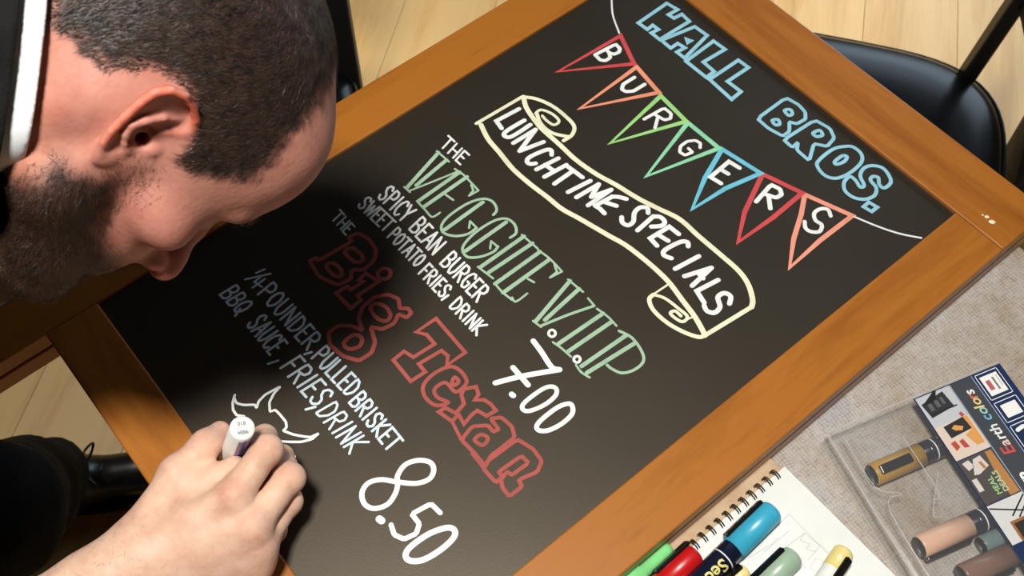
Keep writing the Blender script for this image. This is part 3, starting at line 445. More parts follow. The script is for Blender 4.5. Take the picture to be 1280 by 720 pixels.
for k, (x, y, s) in enumerate([(0.4730, 0.7200, 0.0018), (0.4800, 0.7190, 0.0025), (0.4690, 0.7185, 0.0009)]):
    bm = bmesh.new(); bmesh.ops.create_uvsphere(bm, u_segments=12, v_segments=6, radius=1)
    bmesh.ops.scale(bm, vec=(s * 1.4, s, 0.0005), verts=bm.verts); bmesh.ops.rotate(bm, cent=(0, 0, 0), matrix=Matrix.Rotation(0.7, 3, 'Z'), verts=bm.verts)
    bm_obj('paint_speck', bm, M['p_cream'], sign, True, (x, y, 0.0001))
pc = panel.location
for gi, (nm, lab, col, strokes) in enumerate(LETTERS):
    verts, faces = [], []
    z = -0.004 - pc.z + 0.00015 + (0.0002 if nm == 'pennant_lettering' else 0.0)
    for si, (w, closed, smooth, pts) in enumerate(strokes):
        pts = [(a / 1000 - pc.x, b / 1000 - pc.y) for a, b in pts]
        if smooth == 1: pts = catmull(pts, closed, 6)
        elif smooth == 2:
            # round the corners a little, keep the straights
            q = []
            n = len(pts)
            for i in range(n):
                if not closed and i in (0, n - 1): q.append(pts[i]); continue
                a, b, c = pts[i - 1], pts[i], pts[(i + 1) % n]
                for t in (0.3, 0.12): q.append((b[0] + (a[0] - b[0]) * t, b[1] + (a[1] - b[1]) * t))
                for t in (0.12, 0.3): q.append((b[0] + (c[0] - b[0]) * t, b[1] + (c[1] - b[1]) * t))
            pts = q
        ribbon(verts, faces, pts, w / 1000, z + 0.000025 * (si % 12), closed)
    me = bpy.data.meshes.new(nm); me.from_pydata(verts, [], faces); me.update()
    o = link(nm, me, M['p_' + col], panel); o['label'] = lab

# ------------------------------------------------------------------ table and cloth
TX0, TX1, TY0, TY1 = -0.02, 1.45, 0.01, 0.752
TZ = ZB - 0.0435
tb = empty('table', ((TX0 + TX1) / 2, (TY0 + TY1) / 2, 0), 'wooden table hidden under the grey cloth', 'table')
def tpart(name, c, s, bev=0.003):
    bm = bmesh.new(); box(bm, (0, 0, 0), s, bevel=bev); return bm_obj(name, bm, M['table_wood'], tb, loc=c)
tw, td = TX1 - TX0 - 0.012, TY1 - TY0 - 0.012
tpart('table_top', (0, 0, TZ - 0.018), (tw, td, 0.028))
for sx in (-1, 1):
    for sy in (-1, 1): tpart('leg', (sx * (tw / 2 - 0.07), sy * (td / 2 - 0.07), (TZ - 0.032) / 2), (0.05, 0.05, TZ - 0.032))
for sy in (-1, 1): tpart('apron', (0, sy * (td / 2 - 0.07), TZ - 0.072), (tw - 0.2, 0.02, 0.08))
# woven, mottled cloth
cm = mat('grey_woven_cloth', srgb(150, 140, 130), 0.9, 0.2)
nt, N, L, b = nodes(cm)
tc = N('ShaderNodeTexCoord')
n1 = N('ShaderNodeTexNoise', Scale=9.0, Detail=6.0, Roughness=0.7); L(tc.outputs['Object'], n1.inputs['Vector'])
cr = ramp(N, [(0.3, srgb(150, 130, 100)), (0.45, srgb(168, 158, 146)), (0.6, srgb(182, 178, 174)), (0.75, srgb(162, 164, 168))]); L(n1.outputs[0], cr.inputs[0])
rot = N('ShaderNodeMapping'); rot.inputs['Rotation'].default_value = (0, 0, 0.12); L(tc.outputs['Object'], rot.inputs[0])
w1 = N('ShaderNodeTexWave', Scale=95.0, Distortion=5.0, Detail=2.0); w1.bands_direction = 'X'; L(rot.outputs[0], w1.inputs['Vector'])
w2 = N('ShaderNodeTexWave', Scale=95.0, Distortion=5.0, Detail=2.0); w2.bands_direction = 'Y'; L(rot.outputs[0], w2.inputs['Vector'])
mu = N('ShaderNodeMath', operation='MULTIPLY'); L(w1.outputs['Fac'], mu.inputs[0]); L(w2.outputs['Fac'], mu.inputs[1])
n3 = N('ShaderNodeTexNoise', Scale=160.0, Detail=3.0); L(tc.outputs['Object'], n3.inputs['Vector'])
ad = N('ShaderNodeMath', operation='ADD'); L(mu.outputs[0], ad.inputs[0]); L(n3.outputs[0], ad.inputs[1])
cr2 = ramp(N, [(0.3, (0.72, 0.70, 0.68, 1)), (1.2 / 1.5, (1.12, 1.1, 1.08, 1))]); L(ad.outputs[0], cr2.inputs[0])
mx = N('ShaderNodeMixRGB', blend_type='MULTIPLY'); mx.inputs[0].default_value = 1.0; L(cr.outputs[0], mx.inputs[1]); L(cr2.outputs[0], mx.inputs[2]); L(mx.outputs[0], b.inputs['Base Color'])
bp = N('ShaderNodeBump', Strength=0.5, Distance=0.0012); L(ad.outputs[0], bp.inputs['Height']); L(bp.outputs[0], b.inputs['Normal'])
cloth = bmesh.new()
box(cloth, ((TX0 + TX1) / 2, (TY0 + TY1) / 2, TZ - 0.0025), (TX1 - TX0, TY1 - TY0, 0.003))
def drape(p0, p1, nrm, drop=0.16, n=60):
    p0, p1, nrm = Vector(p0), Vector(p1), Vector(nrm); rows = []
    for j in range(7):
        t = j / 6; row = []
        for i in range(n + 1):
            s = i / n; wv = math.sin(s * 37) * 0.006 + math.sin(s * 15 + 1) * 0.008
            p = p0.lerp(p1, s) + nrm * (0.0008 + t * (0.006 + wv * t)) + Vector((0, 0, -t * drop))
            row.append(cloth.verts.new(p))
        rows.append(row)
    for A, B in zip(rows, rows[1:]):
        for i in range(n): cloth.faces.new((A[i], A[i + 1], B[i + 1], B[i]))
zc = TZ - 0.0015
drape((TX0, TY0, zc), (TX1, TY0, zc), (0, -1, 0)); drape((TX1, TY1, zc), (TX0, TY1, zc), (0, 1, 0))
drape((TX0, TY1, zc), (TX0, TY0, zc), (-1, 0, 0)); drape((TX1, TY0, zc), (TX1, TY1, zc), (1, 0, 0))
co = bm_obj('tablecloth', cloth, cm); tag(co, 'mottled grey beige woven cloth spread over the table under the board', 'tablecloth')
for p in co.data.polygons: p.use_smooth = len(p.vertices) == 4 and abs(p.normal.z) < 0.5

# ------------------------------------------------------------------ chairs
def super_ring(rx, ry, z, n, e):
    out = []
    for k in range(n):
        t = 2 * math.pi * k / n; c, s = math.cos(t), math.sin(t)
        out.append((rx * math.copysign(abs(c) ** (2 / e), c), ry * math.copysign(abs(s) ** (2 / e), s), z))
    return out
def loft(bm, rings, cap=True):
    R = [[bm.verts.new(p) for p in r] for r in rings]; n = len(R[0])
    for A, B in zip(R, R[1:]):
        for k in range(n): bm.faces.new((A[k], A[(k + 1) % n], B[(k + 1) % n], B[k]))
    if cap: bm.faces.new(R[0][::-1]); bm.faces.new(R[-1])
def make_chair(loc, rotz, label):
    c = empty('dining_chair', loc, label, 'chair', 'black padded chairs around the table', rotz)
    bm = bmesh.new(); prof = [(0.93, 0.405), (0.99, 0.415), (1.0, 0.43), (0.985, 0.445), (0.95, 0.456), (0.88, 0.464), (0.72, 0.472), (0.5, 0.476), (0.25, 0.478), (0.05, 0.4785)]
    loft(bm, [super_ring(0.215 * s, 0.23 * s, z, 56, 3.4) for s, z in prof]); bm_obj('seat', bm, M['black_seat'], c, True, (0, 0.03, 0))
    bm = bmesh.new(); tube(bm, super_ring(0.212, 0.227, 0.446, 56, 3.4), 0.0035, 8, closed=True); bm_obj('seat_piping', bm, M['black_seat'], c, True, (0, 0.03, 0))
    bm = bmesh.new(); loft(bm, [super_ring(0.2, 0.215, z, 40, 3.2) for z in (0.385, 0.407)]); bm_obj('seat_frame', bm, M['black_metal'], c, False, (0, 0.03, 0))
    for sx in (-1, 1):
        bm = bmesh.new()
        box(bm, (0, 0, 0), (0.032, 0.022, 0.56), bevel=0.004, rot=Matrix.Rotation(-0.10, 3, 'X')); bm_obj('backrest_post', bm, M['black_metal'], c, False, (sx * 0.19, 0.218, 0.665))
        for sy in (-1, 1):
            bm = bmesh.new(); tube(bm, [(sx * 0.17, sy * 0.17 + 0.03, 0.395), (sx * 0.19, sy * 0.205 + 0.03, 0.0)], [0.014, 0.011], 12); bm_obj('leg', bm, M['black_metal'], c, True)
    for z0, z1, y0 in ((0.60, 0.665, 0.222), (0.80, 0.95, 0.245)):
        bm = bmesh.new(); rows = []
        for i in range(25):
            s = -1 + 2 * i / 24; x = s * 0.225; y = y0 + 0.035 * (1 - s * s) - 0.012
            rows.append([bm.verts.new((x, y + dy, z)) for dy, z in ((-0.011, z0), (0.011, z0 + 0.0), (0.017, z1), (-0.005, z1))])
        for A, B in zip(rows, rows[1:]):
            for k in range(4): bm.faces.new((A[k], A[(k + 1) % 4], B[(k + 1) % 4], B[k]))
        bm.faces.new(rows[0]); bm.faces.new(rows[-1][::-1])
        bm_obj('backrest_rail', bm, M['black_metal'], c, True)
    return c
make_chair((0.166, 0.927, 0), math.atan2(-0.82, 0.57), 'black padded chair whose seat shows beyond the top edge of the board')
make_chair((-0.342, 0.223, 0), 0.884, 'black padded chair behind the head of the leaning man')
# ------------------------------------------------------------------ things on the table
CL = -0.0445          # cloth surface in sign coordinates
M['paper'] = noisy('sketchbook_paper', srgb(222, 225, 222), srgb(230, 232, 229), 20, 0.8, 0.2)
M['kraft'] = noisy('kraft_card', srgb(186, 160, 128), srgb(200, 176, 146), 60, 0.8, 0.2)
M['wire'] = mat('black_wire', srgb(40, 38, 36), 0.3, 0.6, 0.6)
M['pencil'] = mat('pencil_line', srgb(186, 186, 186), 0.8)
M['navy'] = mat('navy_barrel', srgb(18, 24, 44), 0.25)
M['black_plastic'] = mat('black_plastic', srgb(12, 12, 13), 0.3)
M['yellow_print'] = mat('yellow_print', srgb(226, 214, 130), 0.5)
M['white_print'] = mat('white_print', srgb(236, 236, 232), 0.5)
M['white_plastic'] = noisy('white_plastic', srgb(228, 228, 222), srgb(238, 238, 234), 40, 0.4)
M['blue_print'] = mat('blue_print', srgb(70, 84, 186), 0.45)
M['grey_print'] = mat('grey_print', srgb(120, 120, 122), 0.5)
def plast(name, c): return noisy(name, srgb(*[int(x * 0.95) for x in c]), srgb(*c), 50, 0.32)

def text_obj(name, body, size, mtx, m, parent, bold=0.0, shear=0.0, bend=None, label=None):
    cu = bpy.data.curves.new(name, 'FONT'); cu.body = body; cu.size = size; cu.offset = bold; cu.shear = shear; cu.resolution_u = 3
    t = bpy.data.objects.new(name, cu); COL.objects.link(t)
    dg = bpy.context.evaluated_depsgraph_get()
    me = bpy.data.meshes.new_from_object(t.evaluated_get(dg)); bpy.data.objects.remove(t); bpy.data.curves.remove(cu)
    me.materials.clear()
    if bend:   # wrap y round a cylinder of that radius (axis along local x)
        bmt = bmesh.new(); bmt.from_mesh(me)
        bmesh.ops.subdivide_edges(bmt, edges=[e for e in bmt.edges if e.calc_length() > size * 0.12], cuts=2)
        for v in bmt.verts:
            a = v.co.y / bend; r = bend + 0.00015; v.co = Vector((v.co.x, r * math.sin(a), r * math.cos(a)))
        bmt.to_mesh(me); bmt.free()
    me.transform(mtx)
    o = link(name, me, m, parent)
    if label: o['label'] = label
    return o

def basis(x, y, o):
    x = Vector(x).normalized(); y = Vector(y).normalized(); z = x.cross(y)
    return Matrix(((x.x, y.x, z.x, o[0]), (x.y, y.y, z.y, o[1]), (x.z, y.z, z.z, o[2]), (0, 0, 0, 1)))

# sketchbook
NX0, NX1, NY0, NY1 = 0.5215, 0.71, 0.10, 0.394
nb = empty('sketchbook', ((NX0 + NX1) / 2, (NY0 + NY1) / 2, ZB + CL), 'open white spiral sketchbook with markers lying on it', 'sketchbook')
ncx, ncy = (NX0 + NX1) / 2, (NY0 + NY1) / 2
bm = bmesh.new(); box(bm, ((-0.012), -0.002, 0.0015), (NX1 - NX0 + 0.018, NY1 - NY0, 0.003)); bm_obj('cover', bm, M['kraft'], nb)
bm = bmesh.new(); box(bm, (0.0, 0, 0.0056), (NX1 - NX0, NY1 - NY0, 0.005)); bm_obj('page_block', bm, M['paper'], nb)
bm = bmesh.new(); box(bm, (0.0004, 0, 0.0086), (NX1 - NX0 - 0.001, NY1 - NY0 - 0.001, 0.0006)); page = bm_obj('page', bm, M['paper'], nb)
y = NY1 - 0.012
ring_me = None
while y > NY0 + 0.01:
    if ring_me is None:
        bm = bmesh.new()
        for dy in (-0.0011, 0.0011):
            pts = [(0.0055 * math.cos(a) , dy, 0.0055 * math.sin(a)) for a in [math.pi * 2 * k / 20 for k in range(20)]]
            tube(bm, pts, 0.0006, 7, closed=True)
        o = bm_obj('binding_ring', bm, M['wire'], nb, True); ring_me = o.data
    else:
        o = bpy.data.objects.new('binding_ring', ring_me); COL.objects.link(o); o.parent = nb
    o.location = (NX0 - ncx + 0.0005, y - ncy, 0.0058)
    y -= 0.0100
verts, faces = [], []
def pen(pts, w=0.00045): ribbon(verts, faces, [(a - ncx, b - ncy) for a, b in pts], w, 0.00895, False)
px2 = lambda X, Y: tuple(px_point(760 + X / 4, 570 + Y / 4, CL + 0.009)[:2])
for s in [[(905, 290), (1110, 500)], [(905, 290), (700, 500)], [(905, 375), (780, 480)], [(700, 510), (820, 440), (850, 410)], [(870, 470), (985, 385), (1060, 450), (1000, 520)], [(985, 385), (960, 420), (1010, 440), (990, 465), (1040, 480)],
          [(890, 460), (990, 560)], [(1040, 510), (1010, 560), (1060, 590), (1100, 540), (1040, 510)], [(1060, 440), (1120, 500)]]: pen([px2(*p) for p in s])
me = bpy.data.meshes.new('pencil_sketch'); me.from_pydata(verts, [], faces); o = link('pencil_sketch', me, M['pencil'], nb); o['label'] = 'faint pencil lettering sketch on the page'

def marker(label, end, axis, r, capcol, caplen=0.05, length=0.135, body='navy', clip=None, text=None, ring=True, parent_z=0.0, group=None, roundend=0.45, body_mat=None, stepped=False):
    """a chunky chalk marker lying down: end = middle of the cap's far end (sign coordinates), axis = direction from cap end to tail"""
    end = Vector(end); ax = Vector(axis).normalized(); up = Vector((0, 0, 1)); side = ax.cross(up).normalized()
    root = empty('chalk_marker', (end.x, end.y, ZB + end.z - r), label, 'marker', group or 'chalk markers')
    o0 = Vector((0, 0, r))
    cm_ = plast('cap_plastic', capcol)
    rr = r * roundend
    prof = [(0, 0)] + [(rr * (1 - math.cos(a)), r - rr + rr * math.sin(a)) for a in [math.pi / 2 * k / 6 for k in range(7)]]
    if stepped: prof = [(t, q * 0.62) for t, q in prof] + [(caplen * 0.55, r * 0.64), (caplen * 0.6, r * 0.98), (caplen, r)]
    else: prof += [(caplen, r), (caplen, r * 0.9)]
    bm = bmesh.new(); lathe(bm, o0, ax, prof); bm_obj('cap', bm, cm_, root, True).data.shade_smooth()
    bmat = body_mat or M[body]
    bm = bmesh.new(); rb = r * 0.96
    lathe(bm, o0, ax, [(caplen - 0.001, rb * 0.9), (caplen + 0.0005, rb), (length - 0.004, rb), (length, rb * 0.8), (length, 0)]); bm_obj('barrel', bm, bmat, root, True)
    if ring:
        for k in range(1):
            bm = bmesh.new(); lathe(bm, o0, ax, [(caplen + 0.012, rb), (caplen + 0.0121, rb + 0.0003), (caplen + 0.0131, rb + 0.0003), (caplen + 0.0132, rb)]); bm_obj('printed_ring', bm, M['white_print'], root, True)
    if clip:
        cs, c0, c1, cw = clip    # angle round the barrel, start, stop, width
        d = (side * math.sin(cs) + up * math.cos(cs)); tng = ax.cross(d)
        bm = bmesh.new(); Rm = Matrix((ax, tng, d)).transposed()
        box(bm, o0 + ax * ((c0 + c1) / 2) + d * (r + 0.001), (c1 - c0, cw, 0.004), rot=Rm, bevel=0.0012); bm_obj('clip', bm, M['black_plastic'], root)
    if text:
        body_txt, size, start, flip = text
        x = ax * flip
        mt = basis(x, up.cross(x), o0 + ax * start); mt = mt @ Matrix.Translation((0, 0, 0))
        text_obj('printed_lettering', body_txt, size, mt, M['yellow_print'], root, 0.0003, bend=rb)
    return root

PZ = CL + 0.0092      # page surface
DN = (0.02, -1, 0)
marker('blue capped marker with navy barrel and yellow lettering lying on the sketchbook', (0.5445, 0.352, PZ + 0.0112), (0.05, -1, 0), 0.0112, (62, 172, 206), 0.052, 0.14, clip=(1.25, 0.004, 0.05, 0.008), text=('Securit', 0.016, 0.068, 1))
marker('red capped marker between the light green and blue markers', (0.5295, 0.274, PZ + 0.0105), (0.03, -1, 0), 0.0105, (196, 22, 24), 0.05, 0.14, clip=(1.2, 0.0, 0.04, 0.009))
marker('light green capped marker beside the board frame', (0.5105, 0.263, CL + 0.0031 + 0.0105), (0.02, -1, 0), 0.0105, (140, 232, 146), 0.06, 0.14, stepped=True, roundend=0.7)
marker('sage green capped marker with black clip on the sketchbook', (0.5835, 0.337, PZ + 0.0105), (0.03, -1, 0), 0.0105, (158, 186, 160), 0.05, 0.14, clip=(0.95, 0.006, 0.05, 0.006))
marker('pale yellow marker with white printed label on the sketchbook', (0.608, 0.374, PZ + 0.009), (0.2, -1, 0), 0.009, (236, 222, 144), 0.022, 0.13, body='white_plastic', ring=False, clip=(-0.7, 0.008, 0.03, 0.007))
marker('small cream marker end beside the blue marker barrel', (0.5665, 0.297, PZ + 0.0075), (0.0, -1, 0), 0.0075, (240, 222, 150), 0.02, 0.13, ring=False, clip=(0.6, 0.003, 0.02, 0.006))

# clear pack with printed card and earth colour markers
PU = Vector((0.288, 0.957, 0)).normalized(); PV = Vector((0.957, -0.288, 0)).normalized()
PO = Vector((0.526, 0.438, CL))
pk = empty('marker_pack', (PO.x, PO.y, ZB + CL), 'clear plastic pack with navy printed card holding earth coloured markers', 'marker pack')
def pkp(u, v, z): return PU * u + PV * v + Vector((0, 0, z))
PKL, PKW, PKT = 0.183, 0.215, 0.026
clear = bpy.data.materials.new('clear_plastic'); clear.use_nodes = True
cnt_ = clear.node_tree; cnt_.nodes.clear()
o_ = cnt_.nodes.new('ShaderNodeOutputMaterial'); mx_ = cnt_.nodes.new('ShaderNodeMixShader'); tr_ = cnt_.nodes.new('ShaderNodeBsdfTransparent'); gl_ = cnt_.nodes.new('ShaderNodeBsdfGlossy'); fr_ = cnt_.nodes.new('ShaderNodeFresnel')
fr_.inputs['IOR'].default_value = 1.22; gl_.inputs['Roughness'].default_value = 0.18; tr_.inputs['Color'].default_value = (0.985, 0.985, 0.985, 1)
mx_.inputs[0].default_value = 0.07; cnt_.links.new(tr_.outputs[0], mx_.inputs[1]); cnt_.links.new(gl_.outputs[0], mx_.inputs[2]); df_ = cnt_.nodes.new('ShaderNodeBsdfDiffuse'); df_.inputs[0].default_value = (0.9, 0.91, 0.92, 1); m2_ = cnt_.nodes.new('ShaderNodeMixShader'); m2_.inputs[0].default_value = 0.05
cnt_.links.new(mx_.outputs[0], m2_.inputs[1]); cnt_.links.new(df_.outputs[0], m2_.inputs[2]); cnt_.links.new(m2_.outputs[0], o_.inputs[0])
edge = mat('plastic_weld', srgb(206, 204, 200), 0.3, 0.5, Alpha=0.45)
Rp = Matrix((PV, PU, Vector((0, 0, 1)))).transposed()
bm = bmesh.new(); box(bm, pkp(PKL / 2, PKW / 2, PKT / 2 + 0.0005), (PKW, PKL, PKT), rot=Rp, bevel=0.003); bm_obj('clear_case', bm, clear, pk)
bm = bmesh.new()
for (a, b_) in [((0, 0), (0, PKW)), ((0, 0), (PKL, 0))]:
    for z in (0.0012, PKT): tube(bm, [pkp(*a, z), pkp(*b_, z)], 0.0009, 6)
    pass
bm_obj('welded_edge', bm, edge, pk)
bm = bmesh.new()
for pts in [[(0.012, 0.008), (0.012, 0.06), (0.03, 0.075), (0.012, 0.085), (0.012, 0.2)], [(0.06, 0.03), (0.06, 0.085), (0.052, 0.09)], [(0.07, 0.07), (0.045, 0.1), (0.05, 0.105)]]:
    tube(bm, catmull([tuple(pkp(u, v, PKT + 0.0007)) for u, v in pts], False, 5), 0.0005, 5)
bm_obj('moulded_ridge', bm, edge, pk)
def flat(name, quads, m, z, label=None):
    for q in quads:
        me = bpy.data.meshes.new(name); me.from_pydata([tuple(pkp(u, v, z)) for u, v in q], [], [tuple(range(len(q)))]); me.update()
        o = link(name, me, m, card)
        if label: o['label'] = label
    return o
rect = lambda u0, u1, v0, v1: [(u0, v0), (u0, v1), (u1, v1), (u1, v0)]
zc0 = PKT + 0.0008
bm = bmesh.new(); box(bm, pkp(0.1355, PKW / 2, zc0), (PKW - 0.004, 0.093, 0.0008), rot=Rp); card = bm_obj('printed_card', bm, mat('navy_card', srgb(26, 44, 84), 0.4), pk)
zc1 = zc0 + 0.00055
MC = lambda n, *c: mat(n, srgb(*c), 0.45)
flat('printed_band', [rect(0.127, 0.149, 0.003, PKW - 0.003)], MC('charcoal_print', 62, 66, 72), zc1, 'charcoal band with handwritten style lettering')
flat('printed_line', [rect(0.1495, 0.1503, 0.003, PKW - 0.003), rect(0.1262, 0.127, 0.003, PKW - 0.003)], MC('pale_line', 150, 170, 190), zc1 + 0.0001)
fr = []
for v0, v1 in ((0.004, 0.031), (0.034, 0.055), (0.058, 0.081)):
    for q in (rect(0.1525, 0.1532, v0, v1), rect(0.1758, 0.1765, v0, v1), rect(0.1525, 0.1765, v0, v0 + 0.0007), rect(0.1525, 0.1765, v1 - 0.0007, v1)): fr.append(q)
flat('icon_frame', fr, M['white_print'], zc1 + 0.0001)
flat('icon_picture', [rect(0.1555, 0.1735, 0.0075, 0.0275), rect(0.1565, 0.1725, 0.038, 0.051)], M['white_print'], zc1 + 0.0002)
flat('icon_picture', [rect(0.1585, 0.163, 0.0125, 0.0225)], MC('rose_print', 178, 92, 98), zc1 + 0.0003)
flat('icon_picture', [rect(0.166, 0.168, 0.011, 0.024), rect(0.171, 0.1715, 0.01, 0.022)], M['grey_print'], zc1 + 0.0003)
# the white squiggle icon
vv, ff = [], []
ribbon(vv, ff, catmull([(0.157, 0.064), (0.165, 0.063), (0.166, 0.07), (0.161, 0.073), (0.165, 0.078), (0.173, 0.077)], False, 5), 0.0036, 0, False)
me = bpy.data.meshes.new('icon_picture'); me.from_pydata([tuple(pkp(a, b_, zc1 + 0.0002)) for a, b_, c in vv], [], ff); link('icon_picture', me, M['white_print'], card)
# photo strip
flat('photo_print', [rect(0.09, 0.126, 0.003, 0.034)], MC('photo_grey', 188, 190, 196), zc1, 'small printed photo of a black sandwich board')
flat('photo_print', [[(0.092, 0.010), (0.117, 0.0055), (0.119, 0.022), (0.094, 0.025)]], MC('photo_black', 46, 46, 50), zc1 + 0.0001)
flat('photo_print', [[(0.110, 0.002), (0.1125, 0.0025), (0.1045, 0.013), (0.093, 0.011)], rect(0.094, 0.122, 0.0215, 0.0228)], MC('photo_black2', 30, 30, 32), zc1 + 0.0002)
flat('photo_print', [rect(0.097, 0.101, 0.012, 0.019), rect(0.104, 0.108, 0.011, 0.018), rect(0.1105, 0.1135, 0.010, 0.017)], MC('photo_chalk', 92, 92, 96), zc1 + 0.0003)
flat('photo_print', [rect(0.09, 0.126, 0.034, 0.068)], MC('photo_cream', 214, 196, 182), zc1, 'small printed photo of a cafe blackboard with bread')
flat('photo_print', [[(0.098, 0.036), (0.1195, 0.034), (0.121, 0.0465), (0.0985, 0.048)]], MC('photo_black3', 44, 42, 44), zc1 + 0.0001)
flat('photo_print', [[(0.104, 0.040), (0.108, 0.038), (0.115, 0.042), (0.112, 0.045), (0.106, 0.043)], [(0.1195, 0.034), (0.124, 0.034), (0.124, 0.062), (0.116, 0.062), (0.112, 0.05), (0.121, 0.047)]], MC('photo_bread', 214, 152, 84), zc1 + 0.0002)
flat('photo_print', [[(0.095, 0.052), (0.1, 0.051), (0.101, 0.058), (0.096, 0.06)], [(0.103, 0.053), (0.1075, 0.052), (0.109, 0.061), (0.104, 0.06)], [(0.118, 0.030), (0.121, 0.029), (0.1225, 0.033), (0.119, 0.034)]], MC('photo_red', 178, 74, 58), zc1 + 0.0003)
flat('photo_print', [rect(0.09, 0.126, 0.069, 0.112)], MC('photo_slate', 78, 72, 70), zc1, 'small printed photo of a menu slate with meat')
flat('photo_print', [[(0.093, 0.072), (0.1, 0.071), (0.102, 0.078), (0.095, 0.080)], [(0.104, 0.072), (0.112, 0.071), (0.114, 0.082), (0.102, 0.086), (0.097, 0.085)], [(0.092, 0.088), (0.097, 0.088), (0.097, 0.1), (0.092, 0.1)]], MC('photo_plate', 206, 198, 192), zc1 + 0.0001)
flat('photo_print', [[(0.118, 0.070), (0.124, 0.070), (0.125, 0.112), (0.115, 0.112), (0.116, 0.085)], [(0.107, 0.076), (0.110, 0.076), (0.111, 0.083), (0.108, 0.083)]], MC('photo_wood', 176, 124, 72), zc1 + 0.00015)
flat('photo_print', [rect(0.09, 0.126, 0.113, 0.15)], MC('photo_white', 206, 206, 204), zc1, 'small printed photo of an easel')
flat('photo_print', [[(0.09, 0.116), (0.0912, 0.115), (0.124, 0.130), (0.123, 0.131)], [(0.105, 0.128), (0.106, 0.129), (0.126, 0.116), (0.125, 0.115)], [(0.11, 0.131), (0.111, 0.132), (0.126, 0.121), (0.126, 0.120)]], MC('photo_black4', 40, 38, 38), zc1 + 0.0001)
flat('photo_print', [rect(0.1, 0.126, 0.132, 0.150)], MC('photo_wood2', 150, 100, 56), zc1 + 0.0002)
flat('photo_print', [rect(0.1025, 0.126, 0.1345, 0.150)], MC('photo_black5', 44, 40, 38), zc1 + 0.0003)
E3 = {'E': (196, 74, 70), 'a': (226, 200, 190), 'r': (230, 226, 222), 't': (236, 236, 234), 'h': (214, 222, 222), 'c': (110, 176, 206), 'o': (170, 204, 176), 'l': (226, 214, 150)}
cols = [(196, 74, 70), (222, 190, 180), (236, 236, 234), (236, 236, 234), (216, 224, 222), None, (110, 176, 206), (150, 196, 190), (220, 206, 140), (224, 196, 130), (206, 110, 90), (236, 236, 234)]
vpos = 0.0815
for ch, c in zip('Earth colors', cols):
    adv = {'E': 0.0082, 'l': 0.0035, 't': 0.0045, 'r': 0.0048, ' ': 0.004, 'h': 0.0068}.get(ch, 0.0064)
    if c:
        text_obj('printed_letter', ch, 0.0135 if ch != 'E' else 0.0165, basis(-PV, -PU, pkp(0.1435, vpos, zc1 + 0.0002)), mat('letter_print', srgb(*c), 0.5), card, 0.00025, 0.15)
    vpos -= adv
text_obj('printed_lettering', 'MARKER', 0.0135, basis(-PV, -PU, pkp(0.1425, 0.1485, zc1 + 0.0002)), M['white_print'], card, 0.0006)
text_obj('printed_lettering', 'MEAL', 0.007, basis(-PV, -PU, pkp(0.110, 0.108, zc1 + 0.0003)), mat('green_print', srgb(150, 190, 130), 0.5), card, 0.0002)
text_obj('printed_lettering', 'DEALS', 0.007, basis(-PV, -PU, pkp(0.117, 0.108, zc1 + 0.0003)), mat('sage_print', srgb(176, 196, 150), 0.5), card, 0.0002)
for lab, u, v, z, c, clip in (('ochre capped marker with black clip inside the clear pack', 0.0225, 0.0465, 0.0117, (188, 146, 60), (0.15, 0.004, 0.036, 0.0085)),
                        ('peach capped marker inside the clear pack', 0.024, 0.1185, 0.0122, (232, 186, 156), (1.7, 0.0, 0.045, 0.008)),
                        ('brown capped marker inside the clear pack', 0.043, 0.154, 0.0117, (132, 98, 84), (1.7, 0.0, 0.045, 0.008)),
                        ('grey teal capped marker between the peach and brown markers', 0.075, 0.1375, 0.0095, (108, 128, 130), None)):
    p = PO + pkp(u, v, z)
    r = 0.0105 if 'teal' not in lab else 0.0085
    m_ = marker(lab, (p.x, p.y, p.z), tuple(PU), r, c, 0.05, 0.1, clip=clip, group='markers inside the clear pack', roundend=0.18, text=('Securit', 0.012, 0.068, 1))
    bm = bmesh.new(); lathe(bm, (0, 0, r), PU, [(-0.0012, 0), (-0.0012, r * 0.86), (0.0008, r * 0.9)]); bm_obj('cap_end', bm, M['black_plastic'], m_, True)
    for a0, a1 in ((0.056, 0.062), (0.080, 0.084)):
        bm = bmesh.new(); lathe(bm, (0, 0, r), PU, [(a0, r * 0.96), (a0, r * 0.975), (a1, r * 0.975), (a1, r * 0.96)]); bm_obj('printed_ring', bm, M['yellow_print'] if a0 > 0.07 else M['navy'], m_, True)

# dark folded bag on the floor far right
bg = bmesh.new(); loft(bg, [super_ring(0.17 * s, 0.12 * s, z, 32, 3.0) for s, z in ((0.9, 0.0), (1, 0.02), (1.0, 0.16), (0.94, 0.24), (0.8, 0.29), (0.5, 0.3), (0.05, 0.3))])
bag = empty('bag', (0.40, 1.55, 0.0), 'dark grey bag on the floor beyond the right chair', 'bag', rotz=0.5)
bm_obj('body', bg, noisy('dark_canvas', srgb(46, 48, 52), srgb(66, 68, 72), 12, 0.8, 0.3, 0.3, 200), bag, True)
bm = bmesh.new(); tube(bm, catmull([(-0.08, 0.0, 0.29), (-0.06, 0.02, 0.36), (0.0, 0.03, 0.385), (0.06, 0.02, 0.36), (0.08, 0.0, 0.29)], False, 6), 0.008, 8); bm_obj('handle', bm, M['black_metal'], bag, True)
